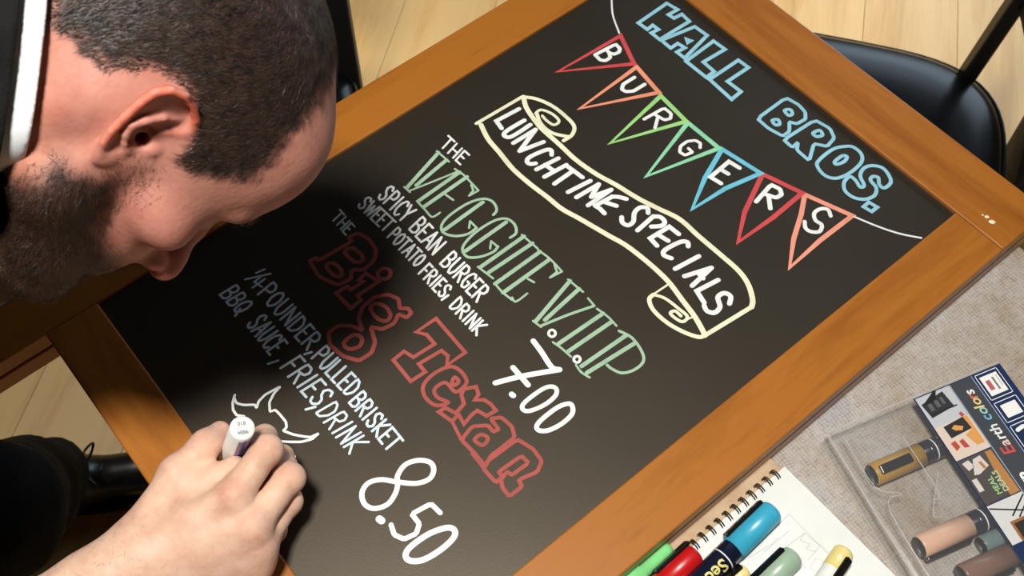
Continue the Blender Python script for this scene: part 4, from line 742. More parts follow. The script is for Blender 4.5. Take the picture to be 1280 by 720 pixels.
# ------------------------------------------------------------------ the person (sign coordinates: metres, z = 0 on the board)
person = empty('person', (0, 0, ZB), 'man in black jumper with white collar leaning over the board and drawing with a marker', 'person')
HR = np.array([0.8875, -0.1882, 0.4207]); HF = np.array([0.4149, -0.0716, -0.9071])      # his right, and the way the face points
HF -= HR * (HF @ HR) / (HR @ HR); HR /= np.linalg.norm(HR); HF /= np.linalg.norm(HF); HU = np.cross(HR, HF)   # up through the crown
HC = np.array([0.1688, 0.0721, 0.3932])
HM = np.stack([HR, HF, HU], 1)
CR_, CD_, CF_, CP_ = np.array(_r), np.array(_d), np.array(_f), np.array([0.66282, -0.02507, 0.90105])
def to_px(P):
    q = P - CP_; w = q @ CF_
    return np.stack([640 + 1388.57 * (q @ CR_) / w, 360 + 1388.57 * (q @ CD_) / w], 1)
def to_head(P): return (P - HC) @ HM * 1000.0
def from_head(p): return HC + HM @ (np.array(p, float) / 1000.0)

# ear, drawn in its own plane (a up, b back, c out), millimetres
tilt = 0.38
EA = np.array([0, 0, 1.0]); EX = np.array([1.0, 0, 0])
EB = math.cos(tilt) * np.array([0, -1.0, 0]) + math.sin(tilt) * EX; EC = math.cos(tilt) * EX + math.sin(tilt) * np.array([0, 1.0, 0])
EO = np.array([70.0, 0.0, 0.0])
_e0 = EO + EC * 4
_p = to_px(np.stack([from_head(_e0), from_head(_e0 + EA * 10), from_head(_e0 + EB * 10)]))
_JI = np.linalg.inv(np.stack([(_p[1] - _p[0]) / 10, (_p[2] - _p[0]) / 10], 1))
def crop(p):     # ear drawing units -> millimetres in the plane of the ear
    r = _JI @ np.array([(p[0] - 440) / 5.14, (p[1] - 430) / 5.14]); return (float(r[0]), float(r[1]))
EAR_OUT = catmull([crop(p) for p in [(560, 420), (650, 400), (745, 388), (785, 300), (770, 195), (700, 115), (600, 78), (500, 95), (400, 165), (305, 260), (225, 350), (170, 430), (140, 510), (170, 580), (235, 605), (295, 575), (345, 525), (430, 520)]], True, 3)
HELIX = [(*crop(p), c) for p, c in [((520, 400), 1.5), ((600, 378), 3.2), ((690, 380), 4.6), ((748, 350), 6), ((768, 280), 7), ((750, 195), 7.4), ((690, 125), 7.6), ((600, 95), 7.6), ((505, 110), 7.4), ((410, 180), 7), ((315, 275), 6.4), ((240, 360), 5.6), ((190, 440), 4.6), ((172, 510), 3.6)]]
ANTI = [(*crop(p), c) for p, c in [((660, 300), 4.0), ((560, 275), 5.6), ((450, 290), 6.2), ((360, 320), 6.2), ((325, 380), 5.8), ((325, 440), 5.2), ((335, 495), 4.2)]]
def ear_sdf(L):
    q = L - EO; E = np.stack([q @ EA, q @ EB, q @ EC], 1)
    d2 = s_poly2(E[:, :2], EAR_OUT)
    mid = 1.0 + 0.10 * E[:, 1]
    plate = smax(d2 + 1.2, np.abs(E[:, 2] - mid) - 2.2, 2.5)
    d = smin(plate, s_chain(E, HELIX, [1.6, 2.0, 2.2] + [2.5] * 8 + [2.5, 2.6, 2.6], 1.0), 1.6)
    d = smin(d, s_chain(E, ANTI, [1.8, 2.4, 2.6, 2.6, 2.5, 2.4, 2.6], 1.0), 2.2)
    lob = crop((215, 545)); d = smin(d, s_ell(E, (lob[0], lob[1], 2.6), (8.5, 6.6, 3.6)), 3)
    tr = crop((505, 495)); d = smin(d, s_ell(E, (tr[0], tr[1], 3.0), (4.2, 3.8, 4.2)), 3.0)
    co = crop((425, 405)); d = smax(d, -s_ell(E, (co[0], co[1], 3.5), (8.5, 6.2, 8.0)), 2.0)
    return d, E
def head_sdf(P):
    L = to_head(P); A = L.copy(); A[:, 0] = np.abs(A[:, 0])
    d = s_ell(L, (0, -6, 46), (75, 97, 86))
    d = smin(d, s_ell(L, (0, 32, 18), (64, 62, 76)), 30)
    d = smin(d, s_ell(L, (0, 58, 62), (56, 36, 44)), 26)                       # forehead
    d = smin(d, s_cone(A, (4, 88, 27), (40, 80, 30), 9, 8), 14)                 # brow
    d = smin(d, s_ell(A, (50, 58, -10), (19, 24, 17)), 18)                      # cheekbone
    d = smin(d, s_ell(L, (0, 62, -42), (42, 40, 36)), 22)                       # upper jaw
    d = smin(d, s_cone(A, (58, 6, -12), (54, 14, -58), 12, 13), 18)             # jaw branch
    d = smin(d, s_cone(A, (54, 14, -58), (18, 80, -88), 14, 15), 18)            # jaw
    d = smin(d, s_ell(L, (0, 84, -86), (22, 17, 17)), 16)                       # chin
    d = smin(d, s_cone(A, (48, 20, -50), (25, 60, -70), 16, 20), 20)
    d = smax(d, -s_ell(A, (33, 98, 12), (19, 20, 14)), 16)                      # eye socket
    d = smin(d, s_ell(A, (32, 74, 11), (13.5, 13, 12)), 4)                      # closed lids
    nose = s_chain(L, [(0, 88, 22), (0, 100, 4), (0, 114, -18), (0, 118, -24)], [7, 7.5, 9, 10.5], 8)
    nose = smin(nose, s_ell(A, (12, 103, -27), (8, 10, 8)), 7)
    d = smin(d, nose, 10)
    d = smax(d, -s_ell(A, (6.5, 108, -35), (4, 6, 4.5)), 3)                     # nostrils
    d = smin(d, s_cone(A, (0, 101, -52), (20, 92, -54), 5, 3), 6)               # lips
    d = smin(d, s_cone(A, (0, 100, -62), (18, 91, -60), 5.5, 3), 6)
    neck = s_cone(L * np.array([1.0, 0.98, 1]), (0, -30, 5), (0, -98, -135), 56, 62)
    neck = smin(neck, s_cone(A, (58, -26, -14), (26, -20, -130), 11, 14), 22)    # neck muscle
    d = smin(d, neck, 26)
    near = np.abs(L[:, 0] - 80) < 45
    near &= np.linalg.norm(A - EO, axis=1) < 62
    if near.any():
        e, _ = ear_sdf(A[near]); dn = smin(d[near], e, 3.5)
        ca_ = EO + EC * 1.0
        can = crop((440, 440)); c3 = EO + EA * can[0] + EB * can[1] - EC * 1.0
        dn = smax(dn, -s_cone(A[near], c3 + EC * 6, c3 - EC * 16 + np.array([0, 4, 0]), 4.2, 3.2), 1.5)
        d[near] = dn
    return d / 1000.0

# ---- right arm and hand
J = lambda x, y, z: np.array(px_point(x, y, z))
WR = J(164, 708, 0.045); EL = J(-125, 905, 0.060)
SHR = np.array([0.19, -0.22, 0.39]); SHL = np.array([-0.10, -0.10, 0.33])
FING = {
    'index': ([J(291, 622, 0.076), J(333, 563, 0.086), J(331, 546, 0.062), J(314, 549, 0.043)], [0.0134, 0.0116, 0.0098, 0.0083]),
    'middle': ([J(314, 660, 0.064), J(361, 598, 0.061), J(352, 571, 0.039), J(326, 571, 0.024)], [0.0130, 0.0118, 0.0098, 0.0084]),
    'ring': ([J(322, 686, 0.046), J(359, 627, 0.042), J(349, 601, 0.020), J(324, 606, 0.011)], [0.0120, 0.0110, 0.0092, 0.0080]),
    'little': ([J(316, 708, 0.030), J(342, 663, 0.024), J(333, 640, 0.012), J(315, 640, 0.0095)], [0.0105, 0.0092, 0.0080, 0.0072]),
}
THUMB = ([J(178, 668, 0.052), J(221, 592, 0.066), J(257, 556, 0.068), J(275, 540, 0.058)], [0.0165, 0.0135, 0.0112, 0.0092])
def hand_sdf(P):
    d = s_chain(P, [EL, EL * 0.55 + WR * 0.45 + np.array([0, 0, 0.004]), WR * 0.85 + EL * 0.15, WR], [0.044, 0.039, 0.0290, 0.0272], 0.02)
    d2 = s_cone(P, EL * 0.15 + WR * 0.85 + np.array([0.012, -0.004, -0.01]), WR + np.array([0.014, -0.006, -0.014]), 0.026, 0.022)
    d = smin(d, d2, 0.02)
    palm = None
    for nme, (pts, rad) in FING.items():
        m = pts[0]
        w = {'index': J(178, 684, 0.052), 'middle': J(182, 698, 0.050), 'ring': J(186, 712, 0.042), 'little': J(190, 724, 0.034)}[nme]
        e = s_chain(P, [w, w * 0.45 + m * 0.55 + np.array([0, 0, -0.004]), m - np.array([0, 0, 0.003])], [0.020, 0.0175, 0.0150], 0.01)
        palm = e if palm is None else smin(palm, e, 0.018)
        palm = smin(palm, s_cone(P, w * 0.5 + m * 0.5 + np.array([0, 0, 0.0112]), m + np.array([0, 0, 0.0075]), 0.0022, 0.0042), 0.009)   # tendon
        palm = smin(palm, s_ell(P, m + np.array([0.001, 0.002, 0.0035]), (0.0105, 0.0105, 0.0105)), 0.006)                                  # knuckle
    th = s_chain(P, THUMB[0], THUMB[1], 0.008)
    web = s_cone(P, J(205, 640, 0.054), J(262, 606, 0.060), 0.015, 0.010)
    palm = smin(palm, web, 0.016)
    palm = smin(palm, s_cone(P, J(250, 612, 0.060), J(293, 586, 0.068), 0.013, 0.0105), 0.012)
    palm = smin(palm, s_cone(P, J(190, 680, 0.035), J(240, 690, 0.026), 0.022, 0.02), 0.02)
    d = smin(d, palm, 0.022)
    d = smin(d, th, 0.011)
    fs = None
    for pts, rad in FING.values():
        e = s_chain(P, pts, rad, 0.004)
        e = smin(e, s_ell(P, pts[1] + np.array([0.001, 0.001, 0.0015]), (rad[1] * 1.03,) * 3), 0.004)
        fs = e if fs is None else smin(fs, e, 0.0012)
    d = smin(d, fs, 0.006)
    return d

# ---- rest of the body, mostly under clothes
HIP = np.array([-0.08, -0.49, -0.215]); NB = from_head((0, -105, -150)); CH = (SHR + SHL) / 2 * 0.6 + np.array([-0.03, -0.27, 0.15]) * 0.4
KR, AR = np.array([-0.05, -0.22, -0.295]), np.array([-0.285, -0.18, -0.70])
KL, AL = np.array([-0.38, -0.36, -0.295]), np.array([-0.58, -0.46, -0.70])
HRt, HLt = HIP + np.array([0.07, 0.0, 0.0]), HIP + np.array([-0.10, 0.02, 0.0])
ELL = np.array([-0.30, -0.20, 0.02]); WRL = np.array([-0.36, -0.345, -0.185])
def torso_sdf(P):
    d = s_cone(P, SHR * 0.8 + SHL * 0.2, SHL * 0.8 + SHR * 0.2, 0.072, 0.072)
    d = smin(d, s_cone(P, NB, CH, 0.052, 0.10), 0.06)
    d = smin(d, s_cone(P, np.array([0.095, -0.055, 0.31]), CH, 0.075, 0.12), 0.08)
    d = smin(d, s_cone(P, CH, HIP, 0.125, 0.135), 0.08)
    d = smin(d, s_cone(P, CH + (SHR - SHL) * 0.2, HIP + (SHR - SHL) * 0.12, 0.10, 0.11), 0.06)
    d = smin(d, s_cone(P, CH - (SHR - SHL) * 0.2, HIP - (SHR - SHL) * 0.12, 0.10, 0.11), 0.06)
    return d
def legs_sdf(P):
    d = s_chain(P, [HRt, KR, KR * 0.5 + AR * 0.5 + np.array([0, -0.01, 0]), AR], [0.088, 0.062, 0.056, 0.040], 0.03)
    return smin(d, s_chain(P, [HLt, KL, KL * 0.5 + AL * 0.5, AL], [0.088, 0.062, 0.056, 0.040], 0.03), 0.03)
def uparm_sdf(P):
    return np.minimum(s_cone(P, SHR, EL, 0.058, 0.046), s_cone(P, SHL, ELL, 0.058, 0.046))
def lhand_sdf(P):
    d = s_chain(P, [ELL, WRL], [0.044, 0.027], 0.02)
    fwd = KL - WRL; fwd = fwd / np.linalg.norm(fwd); fwd = np.array([-0.15, 0.9, -0.35]); fwd /= np.linalg.norm(fwd); sd = np.array([0.97, 0.18, 0.05])
    for k, (o, ln) in enumerate(((-0.030, 0.06), (-0.010, 0.072), (0.010, 0.078), (0.030, 0.072))):
        m = WRL + fwd * 0.085 + sd * o
        d = smin(d, s_cone(P, WRL + sd * o * 0.5, m, 0.016, 0.012), 0.016)
        d = smin(d, s_chain(P, [m, m + fwd * ln * 0.5 + np.array([0, 0, 0.004]), m + fwd * ln * 0.85 - np.array([0, 0, 0.012]), m + fwd * ln - np.array([0, 0, 0.025])], [0.0105, 0.0098, 0.0088, 0.0075], 0.004), 0.004)
    t0 = WRL + sd * 0.02
    return smin(d, s_chain(P, [t0, t0 + fwd * 0.03 + sd * 0.03, t0 + fwd * 0.06 + sd * 0.042, t0 + fwd * 0.085 + sd * 0.04 - np.array([0, 0, 0.01])], [0.017, 0.0125, 0.011, 0.009], 0.006), 0.01)
def rest_sdf(P):
    d = smin(torso_sdf(P), legs_sdf(P), 0.05)
    d = smin(d, uparm_sdf(P), 0.05)
    L = to_head(P); nk = s_cone(L, (0, -30, 5), (0, -98, -135), 56, 62) / 1000
    d = smin(d, nk, 0.04)
    d = smin(d, s_chain(P, [EL, WR], [0.043, 0.028], 0.01), 0.02)
    return smin(d, s_chain(P, [ELL, WRL], [0.044, 0.027], 0.01), 0.02)
def headneck_sdf(P): return smin(head_sdf(P), torso_sdf(P), 0.05)

hb_lo = HC + np.array([-0.15, -0.14, -0.16]); hb_hi = HC + np.array([0.15, 0.17, 0.15])
gb_lo = np.array([0.165, -0.235, -0.012]); gb_hi = np.array([0.345, 0.085, 0.125])
lb_lo = WRL + np.array([-0.07, -0.06, -0.11]); lb_hi = WRL + np.array([0.09, 0.2, 0.06])
Vh, Qh = surface_net(headneck_sdf, hb_lo, hb_hi, 0.0016)
Vg, Qg = surface_net(hand_sdf, gb_lo, gb_hi, 0.0015)
Vl, Ql = surface_net(lhand_sdf, lb_lo, lb_hi, 0.0035)
Vr, Qr = surface_net(rest_sdf, np.array([-0.65, -0.85, -0.77]), np.array([0.45, 0.30, 0.60]), 0.011)
ctr = Vr[Qr].mean(1); drop = np.zeros(len(Qr), bool)
for lo, hi in ((hb_lo, hb_hi), (gb_lo, gb_hi), (lb_lo, lb_hi)): drop |= ((ctr > lo + 0.014) & (ctr < hi - 0.014)).all(1)
Qr = Qr[~drop]

# ---- skin tint
def pt_in(poly, p): return s_poly2(p, poly)
def bump(P, c, r): return np.exp(-(((P - np.array(c)) / r) ** 2).sum(1))
imgc = lambda p: p
HAIRLINE = [imgc(p) for p in [(428, 60), (412, 92), (400, 118), (381, 147), (364, 168), (343, 200), (322, 221), (300, 222), (268, 221), (236, 211), (222, 196), (232, 165), (248, 120), (225, 92), (196, 80), (135, 78), (105, 50), (78, 30), (70, -40), (90, -160), (300, -220), (470, -120)]]
BEARD = [imgc(p) for p in [(66, 196), (92, 212), (128, 222), (150, 230), (140, 258), (120, 290), (118, 318), (95, 345), (40, 370), (-40, 360), (0, 280), (40, 250), (55, 215)]]
def flatco(L):
    A = L.copy(); A[:, 0] = np.abs(A[:, 0])
    return to_px(HC + (A / 1000.0) @ HM.T)
rng = np.random.default_rng(3)
def head_masks(L):
    q = flatco(L); jit = 5.0 * np.sin(L[:, 1] * 0.35) * np.sin(L[:, 2] * 0.31 + 1)
    hair = np.clip(0.5 - (pt_in(HAIRLINE, q) + jit) / 18.0, 0, 1)
    a = EO; near = (np.linalg.norm(np.stack([np.abs(L[:, 0]), L[:, 1], L[:, 2]], 1) - (EO + EB * 8 + EA * 5), axis=1) < 30) & (np.abs(L[:, 0]) > 70.5)
    hair = np.where(near, 0, hair)
    beard = np.clip(0.5 - (pt_in(BEARD, q) + jit) / 34.0, 0, 1)
    chin = np.clip((-38 - L[:, 2]) / 14, 0, 1) * np.clip((L[:, 1] + 8 - 0.2 * (L[:, 2] + 60)) / 16, 0, 1) * np.clip((L[:, 2] + 150) / 25, 0, 1)  # runs down the throat too, where beard colour stands in for shade
    lips = bump(L, (0, 100, -57), np.array([26, 14, 8]))
    beard = np.maximum(beard, chin * 0.95 * (1 - np.clip(lips * 1.4, 0, 1)))
    must = bump(L, (0, 98, -43), np.array([26, 16, 6])); beard = np.maximum(beard, np.clip(must * 1.3, 0, 0.9))
    return hair, beard
lin = lambda *c: np.array(srgb(*c)[:3])
Lh = to_head(Vh); hairV, beard_shadeV = head_masks(Lh)
base = np.tile(lin(188, 131, 115), (len(Vh), 1))
A_ = np.stack([np.abs(Lh[:, 0]), Lh[:, 1], Lh[:, 2]], 1)
def blend(c, w, col): return c * (1 - w[:, None]) + col * w[:, None]
q = (A_ - EO); Ee = np.stack([q @ EA, q @ EB, q @ EC], 1)
ed = s_poly2(Ee[:, :2], EAR_OUT)
inear = np.clip(-(ed - 2.0) / 2.5, 0, 1) * np.clip((Ee[:, 2] + 1.5) / 2.5, 0, 1)
rim = np.exp(-((ed + 2.2) / 2.4) ** 2) * inear * np.clip((Ee[:, 0] * 0.3 + Ee[:, 1] * 1.0 + 3) / 14, 0, 1)
base = blend(base, inear * 0.5, lin(206, 138, 122)); base = blend(base, rim * 0.85, lin(206, 96, 66))
base = blend(base, bump(Lh, (0, 116, -24), np.array([20, 16, 16])) * 0.6, lin(190, 92, 78))
base = blend(base, bump(A_, (52, 62, -14), np.array([20, 30, 20])) * 0.45, lin(192, 112, 98))
base = blend(base, np.clip((-40 - Lh[:, 2] - 0.5 * Lh[:, 1]) / 40, 0, 1) * 0.6, lin(198, 132, 96))  # orange of the shaded neck, warm bounced light mixed into the skin colour
base = blend(base, bump(Lh, (0, 100, -57), np.array([24, 12, 9])) * 0.7, lin(168, 92, 84))
base = blend(base, hairV * 0.9, lin(40, 32, 28))
base = blend(base, beard_shadeV * 0.93, lin(32, 22, 17))  # beard colour, with the shade under the jaw darkened in
bg_ = np.tile(lin(220, 184, 160), (len(Vg), 1))
for nme, (pts, rad) in FING.items():
    bg_ = blend(bg_, np.exp(-(np.linalg.norm(Vg - pts[0] - np.array([0, 0, 0.01]), axis=1) / 0.009) ** 2) * 0.45, lin(206, 116, 104))
    bg_ = blend(bg_, np.exp(-(np.linalg.norm(Vg - pts[1] - np.array([0, 0, 0.008]), axis=1) / 0.011) ** 2) * 0.4, lin(204, 138, 118))
    bg_ = blend(bg_, np.exp(-(np.linalg.norm(Vg - pts[3], axis=1) / 0.016) ** 2) * 0.4, lin(206, 130, 114))
bg_ = blend(bg_, np.exp(-(np.linalg.norm(Vg - THUMB[0][3], axis=1) / 0.02) ** 2) * 0.4, lin(208, 140, 124))
V = np.concatenate([Vh, Vg, Vl, Vr]); n1, n2, n3_ = len(Vh), len(Vh) + len(Vg), len(Vh) + len(Vg) + len(Vl)
Q = np.concatenate([Qh, Qg + n1, Ql + n2, Qr + n3_])
cols_ = np.concatenate([base, bg_, np.tile(lin(220, 184, 160), (len(Vl) + len(Vr), 1))])
skin = mat('skin', (0.6, 0.4, 0.3), 0.56, 0.32)
nt, N, L, b = nodes(skin)
at = N('ShaderNodeVertexColor'); at.layer_name = 'tint'
tc = N('ShaderNodeTexCoord')
nz = N('ShaderNodeTexNoise', Scale=70.0, Detail=5.0, Roughness=0.65); L(tc.outputs['Object'], nz.inputs['Vector'])
nz.inputs['Scale'].default_value = 46.0
cr = ramp(N, [(0.3, (0.84, 0.70, 0.68, 1)), (0.5, (0.97, 0.93, 0.92, 1)), (0.7, (1.06, 1.08, 1.08, 1))]); L(nz.outputs[0], cr.inputs[0])
mx = N('ShaderNodeMixRGB', blend_type='MULTIPLY'); mx.inputs[0].default_value = 1; L(at.outputs[0], mx.inputs[1]); L(cr.outputs[0], mx.inputs[2]); L(mx.outputs[0], b.inputs['Base Color'])
b.inputs['Subsurface Weight'].default_value = 0.12; b.inputs['Subsurface Scale'].default_value = 0.006; b.inputs['Subsurface Radius'].default_value = (1.0, 0.4, 0.25)
nf = N('ShaderNodeTexNoise', Scale=420.0, Detail=3.0); L(tc.outputs['Object'], nf.inputs['Vector'])
vo = N('ShaderNodeTexVoronoi', Scale=260.0); L(tc.outputs['Object'], vo.inputs['Vector'])
sm = N('ShaderNodeMath', operation='ADD'); L(nf.outputs[0], sm.inputs[0]); L(vo.outputs['Distance'], sm.inputs[1])
bp = N('ShaderNodeBump', Strength=0.22, Distance=0.0006); L(sm.outputs[0], bp.inputs['Height']); L(bp.outputs[0], b.inputs['Normal'])
np_mesh('body', V, Q, skin, person, cols_)

# ---- hair
def strands(name, V, Q, dens, nmax, length, width, dirf, m, lift, jitter=0.35, seed=1, label=None):
    rg = np.random.default_rng(seed)
    T = np.concatenate([Q[:, [0, 1, 2]], Q[:, [0, 2, 3]]])
    a, b_, c = V[T[:, 0]], V[T[:, 1]], V[T[:, 2]]
    nn = np.cross(b_ - a, c - a); ar = np.linalg.norm(nn, axis=1); nn = nn / np.maximum(ar, 1e-12)[:, None]
    w = ar * dens[T].mean(1); k = rg.choice(len(T), nmax, p=w / w.sum())
    u = rg.random((nmax, 2)); fl = u.sum(1) > 1; u[fl] = 1 - u[fl]
    p = a[k] + (b_ - a)[k] * u[:, :1] + (c - a)[k] * u[:, 1:]; n = nn[k]
    t = dirf(p); t += rg.normal(0, jitter, t.shape); t -= n * (t * n).sum(1)[:, None]; t /= np.linalg.norm(t, axis=1)[:, None] + 1e-9
    ln = length * rg.uniform(0.55, 1.15, nmax)[:, None]
    s = np.cross(t, n); s += n * rg.normal(0, 0.5, (nmax, 1)); s /= np.linalg.norm(s, axis=1)[:, None]
    wd = width * rg.uniform(0.7, 1.2, nmax)[:, None]
    p1 = p + (t * (1 - lift) + n * lift) * ln * 0.5; p2 = p1 + (t + n * lift * 0.25) * ln * 0.5
    p = p - n * 0.0006
    VV = np.stack([p - s * wd / 2, p + s * wd / 2, p1 + s * wd * 0.4, p1 - s * wd * 0.4, p2], 1).reshape(-1, 3)
    i0 = (np.arange(nmax) * 5)[:, None]
    me = bpy.data.meshes.new(name)
    me.from_pydata(VV.tolist(), [], (i0 + np.array([[0, 1, 2, 3]])).tolist() + (i0 + np.array([[3, 2, 4]])).tolist()); me.update()
    o = link(name, me, m, person); o['kind'] = 'stuff'
    if label: o['label'] = label
    return o
hairm = noisy('dark_brown_hair', srgb(27, 22, 19), srgb(66, 54, 45), 140, 0.42, 0.5)
beardm = noisy('brown_beard_hair', srgb(22, 16, 12), srgb(58, 39, 26), 160, 0.5, 0.4)
WHORL = from_head((10, -70, 105))
def hair_dir(p):
    d = p - WHORL; d /= np.linalg.norm(d, axis=1)[:, None] + 1e-9
    L = to_head(p); side = np.clip((np.abs(L[:, 0]) - 45) / 25, 0, 1)[:, None]
    back = (-HF * 0.55 - HU * 0.5)
    return d * (1 - side * 0.85) + back * side * 0.85
thin = 1 - 0.55 * np.clip((Lh[:, 1] - 20) / 40, 0, 1) * np.clip((Lh[:, 2] - 95) / 20, 0, 1)
strands('hair', Vh, Qh, hairV ** 1.5 * thin, 85000, 0.0095, 0.00022, hair_dir, hairm, 0.20, 0.20, 1, 'short dark brown hair with receding hairline')
fr_d = lambda p: np.tile(-HU * 0.8 + HF * 0.35, (len(p), 1))
strands('beard', Vh, Qh, beard_shadeV ** 1.4, 26000, 0.0095, 0.00021, fr_d, beardm, 0.42, 0.5, 2, 'scruffy brown beard')
brow = bump(A_, (28, 94, 31), np.array([20, 16, 7])); brow = np.where(brow > 0.25, brow, 0)
strands('eyebrow', Vh, Qh, brow, 2200, 0.009, 0.0003, lambda p: np.sign((p - HC) @ HR)[:, None] * HR * 0.9 + HU * 0.2, hairm, 0.25, 0.3, 3)
stub = np.clip(bump(Lh * np.array([1, 1, 1.0]), (66, 22, -12), np.array([16, 14, 12])), 0, 1)
strands('stubble', Vh, Qh, np.where(stub > 0.1, stub, 0), 260, 0.006, 0.00018, fr_d, beardm, 0.2, 0.6, 4)
napew = np.clip(1 - np.abs(hairV - 0.3) / 0.3, 0, 1) * (Lh[:, 1] < -10)
strands('nape_hair', Vh, Qh, napew, 2600, 0.006, 0.00018, lambda p: np.tile(-HU * 0.9 - HF * 0.3, (len(p), 1)), beardm, 0.15, 0.4, 5)
armw = np.clip((np.linalg.norm(Vg - WR, axis=1) * np.sign((WR - Vg) @ (WR - EL)) * -1 - 0.0) / 0.05, -1, 1)
armw = np.clip(((Vg - WR) @ (EL - WR)) / np.linalg.norm(EL - WR) / 0.04 + 0.9, 0, 1)
strands('arm_hair', Vg, Qg, armw, 900, 0.010, 0.00012, lambda p: np.tile((WR - EL) * 3 + np.array([0.2, -0.5, 0]), (len(p), 1)), beardm, 0.12, 0.5, 6)

# ---- clothes
CN = np.array([0.0, 0.552, 0.834])
def collar_sdf(P):
    L = to_head(P); dn = s_cone(L * np.array([1.0, 0.98, 1]), (0, -30, 5), (0, -98, -135), 56, 62)
    A = L.copy(); A[:, 0] = np.abs(A[:, 0]); dn = smin(dn, s_cone(A, (58, -26, -14), (26, -20, -130), 11, 14), 22)
    h = L @ CN
    d = np.abs(dn - 6.5) - 1.9
    return smax(np.maximum(d, -(h + 112.0)), h + 55.0, 1.5) / 1000
def jumper_sdf(P):
    L = to_head(P); dn = s_cone(L * np.array([1.0, 0.98, 1]), (0, -30, 5), (0, -98, -135), 56, 62)
    A = L.copy(); A[:, 0] = np.abs(A[:, 0]); dn = smin(dn, s_cone(A, (58, -26, -14), (26, -20, -130), 11, 14), 22)
    h = L @ CN
    d = smin(torso_sdf(P), (dn - 2) / 1000, 0.03) - 0.010
    d = smin(d, uparm_sdf(P) - 0.014, 0.05)
    d = smax(d, (h + 72.0) / 1000, 0.006)
    for e, s in ((EL, SHR), (ELL, SHL)):
        ax = (s - e) / np.linalg.norm(s - e); cut = 0.03 - (P - e) @ ax
        near = np.linalg.norm(P - e, axis=1) < 0.17
        d = np.where(near, np.maximum(d, cut), d)
    ha = (CH - HIP) / np.linalg.norm(CH - HIP)
    return np.maximum(d, -((P - HIP) @ ha) - 0.03)
def trouser_sdf(P):
    d = smin(legs_sdf(P), s_ell(P, HIP, (0.19, 0.15, 0.14)), 0.05) - 0.014
    d = d + 0.0035 * np.sin(P[:, 2] * 70 + 9 * P[:, 0]) * np.sin(P[:, 1] * 40 + 8 * P[:, 0])
    ha = (CH - HIP) / np.linalg.norm(CH - HIP)
    d = np.where(P[:, 2] > -0.19, np.maximum(d, ((P - HIP) @ ha) - 0.08), d)
    return np.maximum(d, -0.705 - P[:, 2])
blackm = noisy('black_knit', srgb(12, 12, 13), srgb(20, 20, 21), 60, 0.85, 0.25, 0.4, 900)
Vc, Qc = surface_net(collar_sdf, HC + np.array([-0.15, -0.19, -0.12]), HC + np.array([0.15, 0.09, 0.20]), 0.0016)
o = np_mesh('shirt_collar', Vc, Qc, noisy('white_cotton', srgb(222, 226, 230), srgb(234, 236, 238), 40, 0.8, 0.2), person); o['label'] = 'white shirt collar'
Vj, Qj = surface_net(jumper_sdf, np.array([-0.50, -0.80, -0.45]), np.array([0.40, 0.16, 0.62]), 0.006)
o = np_mesh('jumper', Vj, Qj, blackm, person); o['label'] = 'black short sleeved jumper'
def band_sdf(P):
    L = to_head(P); dn = s_cone(L * np.array([1.0, 0.98, 1]), (0, -30, 5), (0, -98, -135), 56, 62)
    A = L.copy(); A[:, 0] = np.abs(A[:, 0]); dn = smin(dn, s_cone(A, (58, -26, -14), (26, -20, -130), 11, 14), 22)
    h = L @ CN
    return smax(smax(np.abs(dn - 12.0) - 2.6, h + 68.0, 2.0), -(h + 90.0), 2.0) / 1000
Vb, Qb = surface_net(band_sdf, HC + np.array([-0.15, -0.19, -0.12]), HC + np.array([0.15, 0.09, 0.20]), 0.0018)
o = np_mesh('neckband', Vb, Qb, blackm, person); o['label'] = 'black ribbed neckband'
Vt, Qt = surface_net(trouser_sdf, np.array([-0.65, -0.85, -0.78]), np.array([0.25, -0.05, -0.02]), 0.009)
o = np_mesh('trousers', Vt, Qt, noisy('black_cotton', srgb(14, 14, 15), srgb(22, 22, 23), 30, 0.9, 0.2, 0.3, 500), person); o['label'] = 'black trousers'
shoem = noisy('black_shoe_leather', srgb(16, 15, 15), srgb(26, 24, 24), 30, 0.32, 0.5)
